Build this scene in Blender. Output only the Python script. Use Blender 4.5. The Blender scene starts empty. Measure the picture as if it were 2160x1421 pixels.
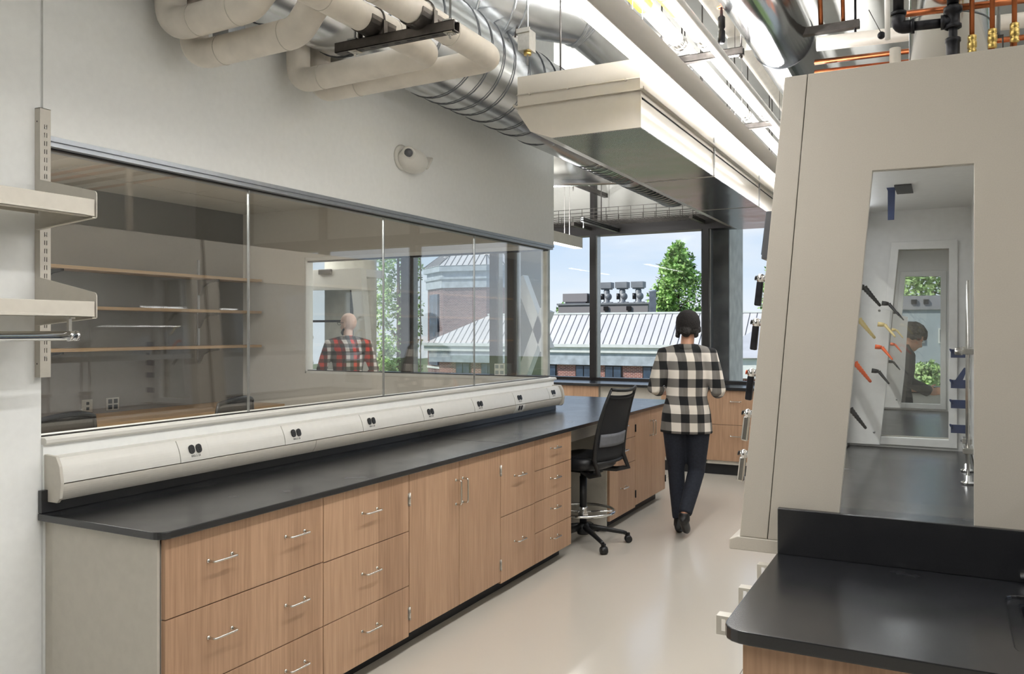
import bpy, math, random
from mathutils import Vector, Matrix
PI=math.pi
random.seed(7)
SC=bpy.context.scene
COL=SC.collection
# ------------------------------------------------------------ camera
YAW=math.radians(27.526)
cd=bpy.data.cameras.new('camera'); cam=bpy.data.objects.new('camera',cd); COL.objects.link(cam)
cd.sensor_width=36; cd.lens=36*1750/2160.0; cd.shift_y=-(710.5-697)/2160.0
cd.clip_start=0.05; cd.clip_end=600
cam.location=(0,0,1.59); cam.rotation_euler=(PI/2,0,YAW)
SC.camera=cam
# ------------------------------------------------------------ view
SC.view_settings.view_transform='Standard'; SC.view_settings.look='None'
SC.view_settings.gamma=1.0; SC.view_settings.use_curve_mapping=False
SC.view_settings.exposure=0.42
SC.cycles.transparent_max_bounces=24
# ------------------------------------------------------------ sky
W=bpy.data.worlds.new('sky'); SC.world=W; W.use_nodes=True
nt=W.node_tree; nt.nodes.clear()
def N(nt,t,**k):
    n=nt.nodes.new(t)
    for a,b in k.items(): setattr(n,a,b)
    return n
wo=N(nt,'ShaderNodeOutputWorld'); bg=N(nt,'ShaderNodeBackground'); tc=N(nt,'ShaderNodeTexCoord')
sx=N(nt,'ShaderNodeSeparateXYZ'); rp=N(nt,'ShaderNodeValToRGB'); mp=N(nt,'ShaderNodeMapping')
nz=N(nt,'ShaderNodeTexNoise'); cr=N(nt,'ShaderNodeValToRGB'); mx=N(nt,'ShaderNodeMixRGB')
nt.links.new(tc.outputs['Generated'],sx.inputs[0]); nt.links.new(sx.outputs['Z'],rp.inputs[0])
e=rp.color_ramp.elements; e[0].position=0.0; e[0].color=(.80,.88,.96,1); e[1].position=.9; e[1].color=(.16,.32,.68,1)
for p,c in ((.05,(.72,.83,.95,1)),(.13,(.52,.69,.92,1)),(.35,(.30,.50,.82,1))):
    q=rp.color_ramp.elements.new(p); q.color=c
mp.inputs['Scale'].default_value=(2.2,2.2,11); nt.links.new(tc.outputs['Generated'],mp.inputs[0])
nt.links.new(mp.outputs[0],nz.inputs['Vector']); nz.inputs['Scale'].default_value=1.6; nz.inputs['Detail'].default_value=6; nz.inputs['Roughness'].default_value=.55
cr.color_ramp.elements[0].position=.42; cr.color_ramp.elements[0].color=(0,0,0,1)
cr.color_ramp.elements[1].position=.72; cr.color_ramp.elements[1].color=(1,1,1,1)
nt.links.new(nz.outputs['Fac'],cr.inputs[0]); nt.links.new(cr.outputs[0],mx.inputs[0]); nt.links.new(rp.outputs[0],mx.inputs[1])
mx.inputs[2].default_value=(.86,.90,.95,1); nt.links.new(mx.outputs[0],bg.inputs[0]); bg.inputs[1].default_value=0.80
nt.links.new(bg.outputs[0],wo.inputs[0])
# ------------------------------------------------------------ sun
sd=bpy.data.lights.new('sun','SUN'); sun=bpy.data.objects.new('sun',sd); COL.objects.link(sun)
sd.energy=3.5; sd.angle=.009; sd.color=(1,.95,.87)
sun.rotation_euler=Vector((.62,.55,-.75)).to_track_quat('-Z','Y').to_euler(); sun.location=(-20,-20,40)
LAMP=31.0      # radiance of the pendant lenses
# ------------------------------------------------------------ materials
def lin(h):
    if isinstance(h,str):
        c=[int(h[i:i+2],16)/255 for i in (0,2,4)]
        return tuple(((x/12.92) if x<=.04045 else ((x+.055)/1.055)**2.4) for x in c)+(1,)
    return tuple(h)+(1,)
def newmat(name):
    m=bpy.data.materials.new(name); m.use_nodes=True; t=m.node_tree; b=t.nodes['Principled BSDF']; return m,t,b
def paint(name,col,rough=.5,metal=0.0,var=.03,scale=30,bump=0.0,bscale=200,coat=0,spec=.5,stretch=None,rvar=0):
    m,t,b=newmat(name); c=lin(col)
    b.inputs['Roughness'].default_value=rough; b.inputs['Metallic'].default_value=metal
    b.inputs['Specular IOR Level'].default_value=spec
    if coat: b.inputs['Coat Weight'].default_value=coat; b.inputs['Coat Roughness'].default_value=.08
    tc=N(t,'ShaderNodeTexCoord'); n=N(t,'ShaderNodeTexNoise'); n.inputs['Scale'].default_value=scale; n.inputs['Detail'].default_value=3
    src=tc.outputs['Object']
    if stretch:
        mp=N(t,'ShaderNodeMapping'); mp.inputs['Scale'].default_value=stretch; t.links.new(src,mp.inputs[0]); src=mp.outputs[0]
    t.links.new(src,n.inputs['Vector'])
    r=N(t,'ShaderNodeValToRGB'); r.color_ramp.elements[0].position=.3; r.color_ramp.elements[1].position=.7
    r.color_ramp.elements[0].color=tuple(max(0,x*(1-var*2)) for x in c[:3])+(1,)
    r.color_ramp.elements[1].color=tuple(min(1,x*(1+var)) for x in c[:3])+(1,)
    t.links.new(n.outputs['Fac'],r.inputs[0]); t.links.new(r.outputs[0],b.inputs['Base Color'])
    if rvar:
        mr=N(t,'ShaderNodeMapRange'); mr.inputs[3].default_value=rough-rvar; mr.inputs[4].default_value=rough+rvar
        t.links.new(n.outputs['Fac'],mr.inputs[0]); t.links.new(mr.outputs[0],b.inputs['Roughness'])
    if bump:
        n2=N(t,'ShaderNodeTexNoise'); n2.inputs['Scale'].default_value=bscale; t.links.new(src,n2.inputs['Vector'])
        bp=N(t,'ShaderNodeBump'); bp.inputs['Strength'].default_value=bump; bp.inputs['Distance'].default_value=.01
        t.links.new(n2.outputs['Fac'],bp.inputs['Height']); t.links.new(bp.outputs[0],b.inputs['Normal'])
    return m
def wood(name,c1,c2,vert=True,band=5.0):
    m,t,b=newmat(name); b.inputs['Roughness'].default_value=.42
    tc=N(t,'ShaderNodeTexCoord'); mp=N(t,'ShaderNodeMapping')
    g=N(t,'ShaderNodeNewGeometry')
    mp.inputs['Scale'].default_value=(60,60,2.2) if vert else (60,2.2,60)
    t.links.new(g.outputs['Position'],mp.inputs[0])
    n=N(t,'ShaderNodeTexNoise'); n.inputs['Scale'].default_value=1.6; n.inputs['Detail'].default_value=5; n.inputs['Distortion'].default_value=.4
    t.links.new(mp.outputs[0],n.inputs['Vector'])
    s=N(t,'ShaderNodeSeparateXYZ'); t.links.new(g.outputs['Position'],s.inputs[0])
    a=N(t,'ShaderNodeMath',operation='ADD'); t.links.new(s.outputs['X'],a.inputs[0]); t.links.new(s.outputs['Y' if vert else 'X'],a.inputs[1])
    q=N(t,'ShaderNodeMath',operation='MULTIPLY'); q.inputs[1].default_value=band; t.links.new(a.outputs[0],q.inputs[0])
    f=N(t,'ShaderNodeMath',operation='FLOOR'); t.links.new(q.outputs[0],f.inputs[0])
    wn=N(t,'ShaderNodeTexWhiteNoise',noise_dimensions='1D'); t.links.new(f.outputs[0],wn.inputs['W'])
    mm=N(t,'ShaderNodeMath',operation='MULTIPLY'); mm.inputs[1].default_value=.3; t.links.new(wn.outputs['Value'],mm.inputs[0])
    m2=N(t,'ShaderNodeMath',operation='MULTIPLY_ADD'); m2.inputs[1].default_value=.9; t.links.new(n.outputs['Fac'],m2.inputs[0]); t.links.new(mm.outputs[0],m2.inputs[2])
    r=N(t,'ShaderNodeValToRGB'); r.color_ramp.elements[0].position=.25; r.color_ramp.elements[1].position=.95
    r.color_ramp.elements[0].color=lin(c1); r.color_ramp.elements[1].color=lin(c2)
    t.links.new(m2.outputs[0],r.inputs[0]); t.links.new(r.outputs[0],b.inputs['Base Color'])
    return m
def glass(name,tint=(.975,.985,.98),f0=.045,k=1.0):
    m,t,b=newmat(name); t.nodes.remove(b); o=t.nodes['Material Output']
    tr=N(t,'ShaderNodeBsdfTransparent'); tr.inputs[0].default_value=tint+(1,)
    gl=N(t,'ShaderNodeBsdfGlossy'); gl.inputs['Roughness'].default_value=.0; gl.inputs[0].default_value=(1,1,1,1)
    g=N(t,'ShaderNodeNewGeometry'); d=N(t,'ShaderNodeVectorMath',operation='DOT_PRODUCT')
    t.links.new(g.outputs['Incoming'],d.inputs[0]); t.links.new(g.outputs['Normal'],d.inputs[1])
    ab=N(t,'ShaderNodeMath',operation='ABSOLUTE'); t.links.new(d.outputs['Value'],ab.inputs[0])
    s=N(t,'ShaderNodeMath',operation='SUBTRACT'); s.inputs[0].default_value=1; t.links.new(ab.outputs[0],s.inputs[1])
    p=N(t,'ShaderNodeMath',operation='POWER'); p.inputs[1].default_value=5; t.links.new(s.outputs[0],p.inputs[0])
    ma=N(t,'ShaderNodeMath',operation='MULTIPLY_ADD'); ma.inputs[1].default_value=(1-f0)*k; ma.inputs[2].default_value=f0*k; t.links.new(p.outputs[0],ma.inputs[0])
    mi=N(t,'ShaderNodeMixShader'); t.links.new(ma.outputs[0],mi.inputs[0]); t.links.new(tr.outputs[0],mi.inputs[1]); t.links.new(gl.outputs[0],mi.inputs[2])
    t.links.new(mi.outputs[0],o.inputs[0]); return m
def emit(name,col,s):
    m,t,b=newmat(name); b.inputs['Base Color'].default_value=lin(col); b.inputs['Emission Color'].default_value=lin(col); b.inputs['Emission Strength'].default_value=s; return m
def brick(name,c1,c2,mo,scale=1.0,axis='XZ',bw=.24,bh=.08):
    m,t,b=newmat(name); b.inputs['Roughness'].default_value=.85
    g=N(t,'ShaderNodeNewGeometry'); s=N(t,'ShaderNodeSeparateXYZ'); c=N(t,'ShaderNodeCombineXYZ')
    t.links.new(g.outputs['Position'],s.inputs[0])
    a=N(t,'ShaderNodeMath',operation='ADD'); t.links.new(s.outputs['X'],a.inputs[0]); t.links.new(s.outputs['Y'],a.inputs[1])
    t.links.new(a.outputs[0],c.inputs[0]); t.links.new(s.outputs['Z'],c.inputs[1])
    k=N(t,'ShaderNodeTexBrick'); t.links.new(c.outputs[0],k.inputs[0])
    k.inputs['Color1'].default_value=lin(c1); k.inputs['Color2'].default_value=lin(c2); k.inputs['Mortar'].default_value=lin(mo)
    k.inputs['Scale'].default_value=scale; k.inputs['Brick Width'].default_value=bw; k.inputs['Row Height'].default_value=bh; k.inputs['Mortar Size'].default_value=.012
    t.links.new(k.outputs[0],b.inputs['Base Color']); return m
def plaid(name,base,c1,c2,p=.14,dx=0.0):
    # woven plaid: bands across the width and the height of the cloth
    m,t,b=newmat(name); b.inputs['Roughness'].default_value=.9
    tc=N(t,'ShaderNodeTexCoord'); s=N(t,'ShaderNodeSeparateXYZ'); t.links.new(tc.outputs['Object'],s.inputs[0])
    a=N(t,'ShaderNodeMath',operation='MULTIPLY_ADD'); a.inputs[1].default_value=.6; t.links.new(s.outputs['Y'],a.inputs[0]); t.links.new(s.outputs['X'],a.inputs[2])
    def band(src,per,thr,off=0.0):
        q=N(t,'ShaderNodeMath',operation='MULTIPLY_ADD'); q.inputs[1].default_value=1/per; q.inputs[2].default_value=off+50; t.links.new(src,q.inputs[0])
        f=N(t,'ShaderNodeMath',operation='FRACT'); t.links.new(q.outputs[0],f.inputs[0])
        g=N(t,'ShaderNodeMath',operation='LESS_THAN'); g.inputs[1].default_value=thr; t.links.new(f.outputs[0],g.inputs[0]); return g.outputs[0]
    u=band(a.outputs[0],p,.5,dx); v=band(s.outputs['Z'],p,.5); u2=band(a.outputs[0],p*2,.5,dx)
    m1=N(t,'ShaderNodeMixRGB'); m1.inputs[1].default_value=lin(c1); m1.inputs[2].default_value=lin(c2); t.links.new(u2,m1.inputs[0])
    ad=N(t,'ShaderNodeMath',operation='ADD'); t.links.new(u,ad.inputs[0]); t.links.new(v,ad.inputs[1])
    hf=N(t,'ShaderNodeMath',operation='MULTIPLY'); hf.inputs[1].default_value=.5; t.links.new(ad.outputs[0],hf.inputs[0])
    pw=N(t,'ShaderNodeMath',operation='POWER'); pw.inputs[1].default_value=2.2; t.links.new(hf.outputs[0],pw.inputs[0])
    m2=N(t,'ShaderNodeMixRGB'); m2.inputs[1].default_value=lin(base); t.links.new(pw.outputs[0],m2.inputs[0]); t.links.new(m1.outputs[0],m2.inputs[2])
    t.links.new(m2.outputs[0],b.inputs['Base Color']); return m
M={}
M['wall']=paint('wall_paint','eeefed',.6,var=.012,bump=.03,bscale=400)
M['wall2']=paint('office_wall_paint','c9c4ba',.6,var=.012)
M['accent']=paint('grey_accent_paint','6f6a65',.6,var=.02)
M['back']=paint('darkened_back_wall_paint','85827d',.7,var=.02)  # unseen wall, darkened so camera-facing sides receive less bounce light
M['pend']=paint('pendant_housing_beige','6f675d',.5,var=.01)
M['ceil']=paint('painted_concrete_ceiling','b9b9b4',.75,var=.03,scale=4,bump=.15,bscale=30)
M['tile']=paint('ceiling_tile','cfcbc2',.9,var=.06,scale=260)
M['lam']=paint('beige_laminate','c6c1b6',.45,var=.02)
M['hood']=paint('hood_powder_coat','beb7ab',.42,var=.02,scale=300)
M['hoodin']=paint('hood_liner_white','dcdcda',.4,var=.02)
M['white']=paint('white_enamel','dbd9d2',.35,var=.01)
M['beam']=paint('beam_white_enamel','c4beb3',.28,var=.01,coat=.5)
M['wood']=wood('vertical_grain_veneer','96745a','c3a082')
M['deskwood']=wood('desk_laminate','8a6c4c','bd9c74',False,3)
M['epoxy']=paint('black_epoxy_resin','1d1e21',.25,var=.01,scale=6,spec=.8,rvar=.06)
M['epoxyedge']=M['epoxy']
M['black']=paint('black_plastic','17181a',.45,var=.05)
M['rubber']=paint('black_rubber_base','1a1b1e',.5,var=.05)
M['steel']=paint('brushed_steel','c9c6c0',.28,1,var=.05,scale=60)
M['chrome']=paint('polished_chrome','e6e6e6',.07,1,var=.01)
M['galv']=paint('galvanized_steel','d3d6d8',.24,.95,var=.08,scale=5,bump=.04,bscale=5,rvar=.08)
M['galvdark']=paint('duct_seam','6a6d70',.5,.6,var=.1)
M['perf']=None
M['silver']=paint('bright_jacket_steel','d9dadb',.14,1,var=.06,scale=3,bump=.08,bscale=4)
M['strut']=paint('dull_steel_strut','5e5a57',.42,.9,var=.12,scale=25)
M['strutlight']=paint('galvanized_strut','a3a5a6',.35,1,var=.1)
M['pipe']=paint('white_pipe_jacket','ddd6cb',.4,var=.05,scale=12,bump=.06,bscale=14)
M['pipewhite']=paint('white_pvc_jacket','d9d6cf',.3,var=.04,scale=8)
M['copper']=paint('copper_tube','b06a45',.3,1,var=.2,scale=14)
M['brass']=paint('brass_fitting','cfb36c',.3,1,var=.1,scale=30)
M['iron']=paint('black_iron_pipe','26262a',.42,.6,var=.2,scale=40)
M['yellow']=paint('yellow_nozzle','d8c48a',.4)
M['orange']=paint('orange_nozzle','e0602a',.4)
M['blue']=paint('blue_masking_tape','27365c',.7,var=.1)
M['label']=paint('yellow_label','b59c1c',.6)
M['mull']=paint('dark_bronze_frame','2c2a2a',.35,.3,var=.04)
M['mulls']=paint('satin_frame_edge','a9aaa8',.3,.8,var=.04)
M['alu']=paint('aluminium_channel','a5aab0',.35,.7,var=.03)
M['glass']=glass('clear_pane',k=1.7)
M['wglass']=glass('facade_pane',tint=(.99,.993,.993),k=.12)
M['edgeglass']=paint('glass_edge_joint','9ba6a6',.2,.3)
M['conc']=paint('exterior_concrete','cdcac0',.8,var=.1,scale=7,bump=.2,bscale=25)
M['conclt']=paint('pale_concrete','dedbd0',.75,var=.06,scale=9,bump=.1,bscale=30)
M['concd']=paint('shaded_concrete','5c5e60',.8,var=.25,scale=4,bump=.2,bscale=20)  # backlit shade of the column front, put into the colour
M['mossy']=paint('dark_greenish_concrete','59614f',.8,var=.15,scale=3)
M['brace']=paint('white_painted_brace','f7f6f1',.7,var=.02)
M['brick']=brick('red_brick','9a5a50','6e3a38','b9aaa2')
M['brickd']=brick('brown_tower_brick','7a5a5a','56383c','9a8e8c')
M['roof']=paint('standing_seam_roof','c9c8c8',.5,.1,var=.05,scale=.8)
M['roofline']=paint('roof_seam','4f5052',.6)
M['fascia']=paint('weathered_fascia','a8b2ba',.6,var=.12,scale=2.5)
M['fascia2']=paint('pale_coping','d6dbd8',.6,var=.05,scale=3)
M['winblue']=paint('dark_window_pane','3a4c60',.12,var=.3,scale=1.5)
M['mech']=paint('grey_plant_metal','878b90',.5,.2,var=.08,scale=2)
M['pblock']=paint('grey_parapet','8d8a8c',.8,var=.04)
M['render']=paint('grey_clapboard','9fa6aa',.8,var=.03,scale=2)
M['leaf']=paint('green_leaves','a3cb74',.6,var=.45,scale=1.7)
M['leaf2']=paint('light_green_leaves','bdd891',.6,var=.4,scale=2.5)
M['bark']=paint('tree_bark','5a4a3c',.9,var=.2)
M['grass']=paint('grass_ground','6d7a55',.9,var=.2,scale=.5)
M['skin']=paint('skin','cf9c80',.5,var=.04,scale=20)
M['skin2']=paint('pale_skin','d9b5a3',.45,var=.04,scale=20)
M['hair']=paint('dark_hair','1c1714',.6,var=.3,scale=60,bump=.6,bscale=90)
M['beanie']=paint('dark_knit_hat','24201f',.95,var=.2,scale=90,bump=.5,bscale=160)
M['jeans']=paint('dark_jeans','1d222e',.85,var=.15,scale=60)
M['shoe']=paint('black_shoe','141416',.5)
M['hoodie']=paint('black_hoodie','202226',.9,var=.1)
M['plaid1']=plaid('black_and_white_plaid','101114','e9e2d8','d9d2c6',.135,.25)
M['plaid2']=plaid('red_and_black_plaid','26211f','d9cfc8','d8402e',.085)
M['mesh']=paint('black_mesh_fabric','15161a',.8,var=.1,scale=200,bump=.4,bscale=500)
M['seat']=paint('black_vinyl_seat','16171b',.38,var=.05)
M['greymesh']=paint('grey_lumbar_panel','6c6e74',.55,var=.05)
M['officemesh']=paint('office_chair_mesh','2e2a26',.7,var=.3,scale=120)
M['lens']=emit('pendant_lens','fffaf2',4.0)
M['lensup']=emit('pendant_uplight_lens','fffaf4',4.0)
M['officefill']=emit('office_fill_lens','fff6ea',3.0)
M['hoodlamp']=emit('hood_lamp_or_fill_lens','f4f7ff',3.0)
for k in ('lens','lensup','officefill','hoodlamp'): M[k].cycles.emission_sampling='NONE'
UP=135.0; OFFICE=28.0; HOODL=16.0
def arealamp(parent,c,sx,sy,radiance,up=False,col=(1,.99,.985)):
    l=bpy.data.lights.new('lamp','AREA'); l.shape='RECTANGLE'; l.size=sx; l.size_y=sy; l.energy=radiance*PI*sx*sy; l.color=col
    o=bpy.data.objects.new('lamp',l); COL.objects.link(o); o.parent=parent
    o.location=Vector(c)-ORG.get(parent.name,Vector((0,0,0)))
    o.rotation_euler=(PI if up else 0,0,0); return o

M['screen']=paint('dark_monitor_plastic','55565a',.4)
M['nickel']=paint('satin_nickel','d6d3cc',.22,1,var=.02)
def floor_mat():
    m,t,b=newmat('beige_resin_floor'); g=N(t,'ShaderNodeNewGeometry')
    n=N(t,'ShaderNodeTexNoise'); n.inputs['Scale'].default_value=60; n.inputs['Detail'].default_value=2
    n2=N(t,'ShaderNodeTexNoise'); n2.inputs['Scale'].default_value=1.2; n2.inputs['Detail'].default_value=3
    t.links.new(g.outputs['Position'],n.inputs['Vector']); t.links.new(g.outputs['Position'],n2.inputs['Vector'])
    r=N(t,'ShaderNodeValToRGB'); r.color_ramp.elements[0].position=.35; r.color_ramp.elements[1].position=.65
    r.color_ramp.elements[0].color=lin('c9c3b8'); r.color_ramp.elements[1].color=lin('c9c3b8')
    t.links.new(n.outputs['Fac'],r.inputs[0])
    # welded sheet seams every 1.83 m
    s=N(t,'ShaderNodeSeparateXYZ'); t.links.new(g.outputs['Position'],s.inputs[0])
    q=N(t,'ShaderNodeMath',operation='MULTIPLY_ADD'); q.inputs[1].default_value=1/1.83; q.inputs[2].default_value=20.46; t.links.new(s.outputs['X'],q.inputs[0])
    f=N(t,'ShaderNodeMath',operation='FRACT'); t.links.new(q.outputs[0],f.inputs[0])
    l=N(t,'ShaderNodeMath',operation='LESS_THAN'); l.inputs[1].default_value=.0025; t.links.new(f.outputs[0],l.inputs[0])
    mx=N(t,'ShaderNodeMixRGB'); mx.inputs[2].default_value=lin('8c8578'); t.links.new(l.outputs[0],mx.inputs[0]); t.links.new(r.outputs[0],mx.inputs[1])
    t.links.new(mx.outputs[0],b.inputs['Base Color'])
    mr=N(t,'ShaderNodeMapRange'); b.inputs['Specular IOR Level'].default_value=.8; mr.inputs[3].default_value=.15; mr.inputs[4].default_value=.20; t.links.new(n2.outputs['Fac'],mr.inputs[0]); t.links.new(mr.outputs[0],b.inputs['Roughness'])
    return m
M['floor']=floor_mat()
def perf_mat():
    m,t,b=newmat('perforated_mirror_steel'); b.inputs['Metallic'].default_value=1; b.inputs['Roughness'].default_value=.2
    g=N(t,'ShaderNodeNewGeometry'); mp=N(t,'ShaderNodeMapping'); mp.inputs['Scale'].default_value=(1,1,0); mp.inputs['Rotation'].default_value=(0,0,.785)
    t.links.new(g.outputs['Position'],mp.inputs[0])
    v=N(t,'ShaderNodeTexVoronoi'); v.inputs['Scale'].default_value=95; v.inputs['Randomness'].default_value=0; t.links.new(mp.outputs[0],v.inputs['Vector'])
    l=N(t,'ShaderNodeMath',operation='LESS_THAN'); l.inputs[1].default_value=.33; t.links.new(v.outputs['Distance'],l.inputs[0])
    mx=N(t,'ShaderNodeMixRGB'); mx.inputs[1].default_value=lin('d2d4dc'); mx.inputs[2].default_value=lin('6c6e76'); t.links.new(l.outputs[0],mx.inputs[0]); t.links.new(mx.outputs[0],b.inputs['Base Color'])
    n=N(t,'ShaderNodeTexNoise'); n.inputs['Scale'].default_value=1.6; t.links.new(g.outputs['Position'],n.inputs['Vector'])
    bp=N(t,'ShaderNodeBump'); bp.inputs['Strength'].default_value=.3; bp.inputs['Distance'].default_value=.03; t.links.new(n.outputs['Fac'],bp.inputs['Height']); t.links.new(bp.outputs[0],b.inputs['Normal'])
    return m
M['perf']=perf_mat()
# ------------------------------------------------------------ mesh helpers
class MB:
    def __init__(s): s.v=[]; s.f=[]; s.s=[]
    def add(s,vs,fs,sm=False):
        o=len(s.v); s.v+= [tuple(x) for x in vs]
        for f in fs: s.f.append([i+o for i in f]); s.s.append(sm)
        return s
    def box(s,x0,x1,y0,y1,z0,z1):
        if x0>x1: x0,x1=x1,x0
        if y0>y1: y0,y1=y1,y0
        if z0>z1: z0,z1=z1,z0
        return s.hexa([(x0,y0,z0),(x1,y0,z0),(x1,y1,z0),(x0,y1,z0),(x0,y0,z1),(x1,y0,z1),(x1,y1,z1),(x0,y1,z1)])
    def hexa(s,p): return s.add(p,[(0,3,2,1),(4,5,6,7),(0,1,5,4),(1,2,6,5),(2,3,7,6),(3,0,4,7)])
    def prism(s,poly,ax,a,b):
        # poly: 2D points; ax: axis of extrusion
        def P(u,v,w):
            return {'x':(w,u,v),'y':(u,w,v),'z':(u,v,w)}[ax]
        n=len(poly); vs=[P(u,v,a) for u,v in poly]+[P(u,v,b) for u,v in poly]
        fs=[tuple(range(n)),tuple(range(2*n-1,n-1,-1))]+[(i,(i+1)%n,(i+1)%n+n,i+n) for i in range(n)]
        return s.add(vs,fs)
    def tube(s,pts,r,n=14,cap=True,closed=False,ry=None,up=None):
        pts=[Vector(p) for p in pts]; m=len(pts)
        rs=r if isinstance(r,(list,tuple)) else [r]*m
        rys=ry if isinstance(ry,(list,tuple)) else ([ry]*m if ry else rs)
        T=[]
        for i in range(m):
            if closed: d=(pts[(i+1)%m]-pts[i-1])
            elif i==0: d=pts[1]-pts[0]
            elif i==m-1: d=pts[-1]-pts[-2]
            else: d=(pts[i+1]-pts[i]).normalized()+(pts[i]-pts[i-1]).normalized()
            T.append(d.normalized())
        u=Vector(up) if up else (Vector((0,0,1)) if abs(T[0].z)<.9 else Vector((0,1,0)))
        vs=[]
        for i in range(m):
            a=(u-T[i]*u.dot(T[i]))
            if a.length<1e-5: a=T[i].orthogonal()
            a.normalize(); 
            if not up: u=a
            b=T[i].cross(a)
            for k in range(n):
                th=2*PI*k/n; vs.append(pts[i]+a*math.cos(th)*rs[i]+b*math.sin(th)*rys[i])
        fs=[]
        for i in range(m if closed else m-1):
            j=(i+1)%m
            for k in range(n): fs.append((i*n+k,i*n+(k+1)%n,j*n+(k+1)%n,j*n+k))
        s.add(vs,fs,True)
        if cap and not closed:
            s.add(vs[:n],[tuple(range(n-1,-1,-1))]); s.add(vs[-n:],[tuple(range(n))])
        return s
    def lathe(s,prof,c=(0,0,0),ax=(0,0,1),n=20):
        ax=Vector(ax).normalized(); a=ax.orthogonal().normalized(); b=ax.cross(a); c=Vector(c)
        vs=[]
        for r,h in prof:
            for k in range(n):
                th=2*PI*k/n; vs.append(c+ax*h+(a*math.cos(th)+b*math.sin(th))*r)
        fs=[]; m=len(prof)
        for i in range(m-1):
            for k in range(n): fs.append((i*n+k,i*n+(k+1)%n,(i+1)*n+(k+1)%n,(i+1)*n+k))
        s.add(vs,fs,True)
        if prof[0][0]>1e-4: s.add(vs[:n],[tuple(range(n-1,-1,-1))])
        if prof[-1][0]>1e-4: s.add(vs[-n:],[tuple(range(n))])
        return s
    def ball(s,c,r,n=12,m=8,sc=(1,1,1)):
        vs=[]; fs=[]
        for i in range(m+1):
            ph=PI*i/m
            for k in range(n):
                th=2*PI*k/n; vs.append((c[0]+r*sc[0]*math.sin(ph)*math.cos(th),c[1]+r*sc[1]*math.sin(ph)*math.sin(th),c[2]+r*sc[2]*math.cos(ph)))
        for i in range(m):
            for k in range(n): fs.append((i*n+k,i*n+(k+1)%n,(i+1)*n+(k+1)%n,(i+1)*n+k))
        return s.add(vs,fs,True)
    def ringplate(s,outer,inner,ax,a,b):
        # plate with a hole: matching point counts
        def P(u,v,w): return {'x':(w,u,v),'y':(u,w,v),'z':(u,v,w)}[ax]
        n=len(outer); vs=[P(*p,a) for p in outer]+[P(*p,a) for p in inner]+[P(*p,b) for p in outer]+[P(*p,b) for p in inner]
        fs=[]
        for i in range(n):
            j=(i+1)%n
            fs+=[(i,j,n+j,n+i),(2*n+i,3*n+i,3*n+j,2*n+j),(i,2*n+i,2*n+j,j),(n+i,n+j,3*n+j,3*n+i)]
        return s.add(vs,fs)
ORG={}
def build(name,mb,mat,parent=None,bev=0,label=None,seg=2,smooth=True,stuff=False):
    me=bpy.data.meshes.new(name)
    vs=mb.v
    if parent is not None: o0=ORG.get(parent.name,Vector((0,0,0)))
    else:
        xs=[v[0] for v in vs]; ys=[v[1] for v in vs]; zs=[v[2] for v in vs]
        o0=Vector(((min(xs)+max(xs))/2,(min(ys)+max(ys))/2,min(zs)))
    me.from_pydata([(v[0]-o0[0],v[1]-o0[1],v[2]-o0[2]) for v in vs],[],mb.f)
    me.polygons.foreach_set('use_smooth',mb.s)
    import bmesh
    bm=bmesh.new(); bm.from_mesh(me); bmesh.ops.remove_doubles(bm,verts=bm.verts,dist=1e-6); bmesh.ops.recalc_face_normals(bm,faces=bm.faces); bm.to_mesh(me); bm.free()
    me.materials.append(M[mat] if isinstance(mat,str) else mat)
    o=bpy.data.objects.new(name,me); COL.objects.link(o)
    if parent is not None: o.parent=parent; ORG[o.name]=o0
    else: o.location=o0; ORG[o.name]=o0
    if bev:
        b=o.modifiers.new('bevel','BEVEL'); b.width=bev; b.segments=seg; b.limit_method='ANGLE'; b.angle_limit=.7
    if label: o['label']=label
    if stuff: o['kind']='stuff'
    return o
def thing(name,label,cat,loc=(0,0,0),group=None):
    o=bpy.data.objects.new(name,None); COL.objects.link(o); o.location=loc; o.empty_display_size=.1
    o['label']=label; o['category']=cat
    if group: o['group']=group
    ORG[o.name]=Vector(loc); return o
def tag(o,label,cat,group=None,kind=None):
    o['label']=label; o['category']=cat
    if group: o['group']=group
    if kind: o['kind']=kind
    return o
def struct(name,mb,mat,bev=0,parent=None):
    o=build(name,mb,mat,parent,bev)
    if parent is None: o['kind']='structure'
    return o
def kids(o): return [c for c in bpy.data.objects if c.parent==o]
def dup(o,parent=None):
    c=o.copy(); COL.objects.link(c); c.parent=parent
    for k in kids(o): dup(k,c)
    return c
def arc(c,r,a0,a1,n,pl='xy'):
    out=[]
    for i in range(n+1):
        a=a0+(a1-a0)*i/n; u,v=r*math.cos(a),r*math.sin(a)
        out.append({'xy':(c[0]+u,c[1]+v,c[2]),'xz':(c[0]+u,c[1],c[2]+v),'yz':(c[0],c[1]+u,c[2]+v)}[pl])
    return out
def bendpath(pts,rad,n=8):
    # polyline with rounded corners
    pts=[Vector(p) for p in pts]; out=[pts[0]]
    for i in range(1,len(pts)-1):
        a,b,c=pts[i-1],pts[i],pts[i+1]; u=(a-b).normalized(); w=(c-b).normalized()
        ang=u.angle(w); t=min(rad/math.tan(ang/2),(a-b).length*.49,(c-b).length*.49); 
        p0=b+u*t; p1=b+w*t
        for k in range(n+1):
            s=k/n; out.append(p0*(1-s)**2+b*2*s*(1-s)+p1*s*s)
    out.append(pts[-1]); return out
# ============================================================ STRUCTURE
CZ=4.25
struct('floor',MB().box(-11,5,-3.2,10.0,-.25,0),'floor')
struct('ceiling',MB().box(-11,5,-3.2,10.2,CZ,CZ+.4),'ceil')
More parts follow.
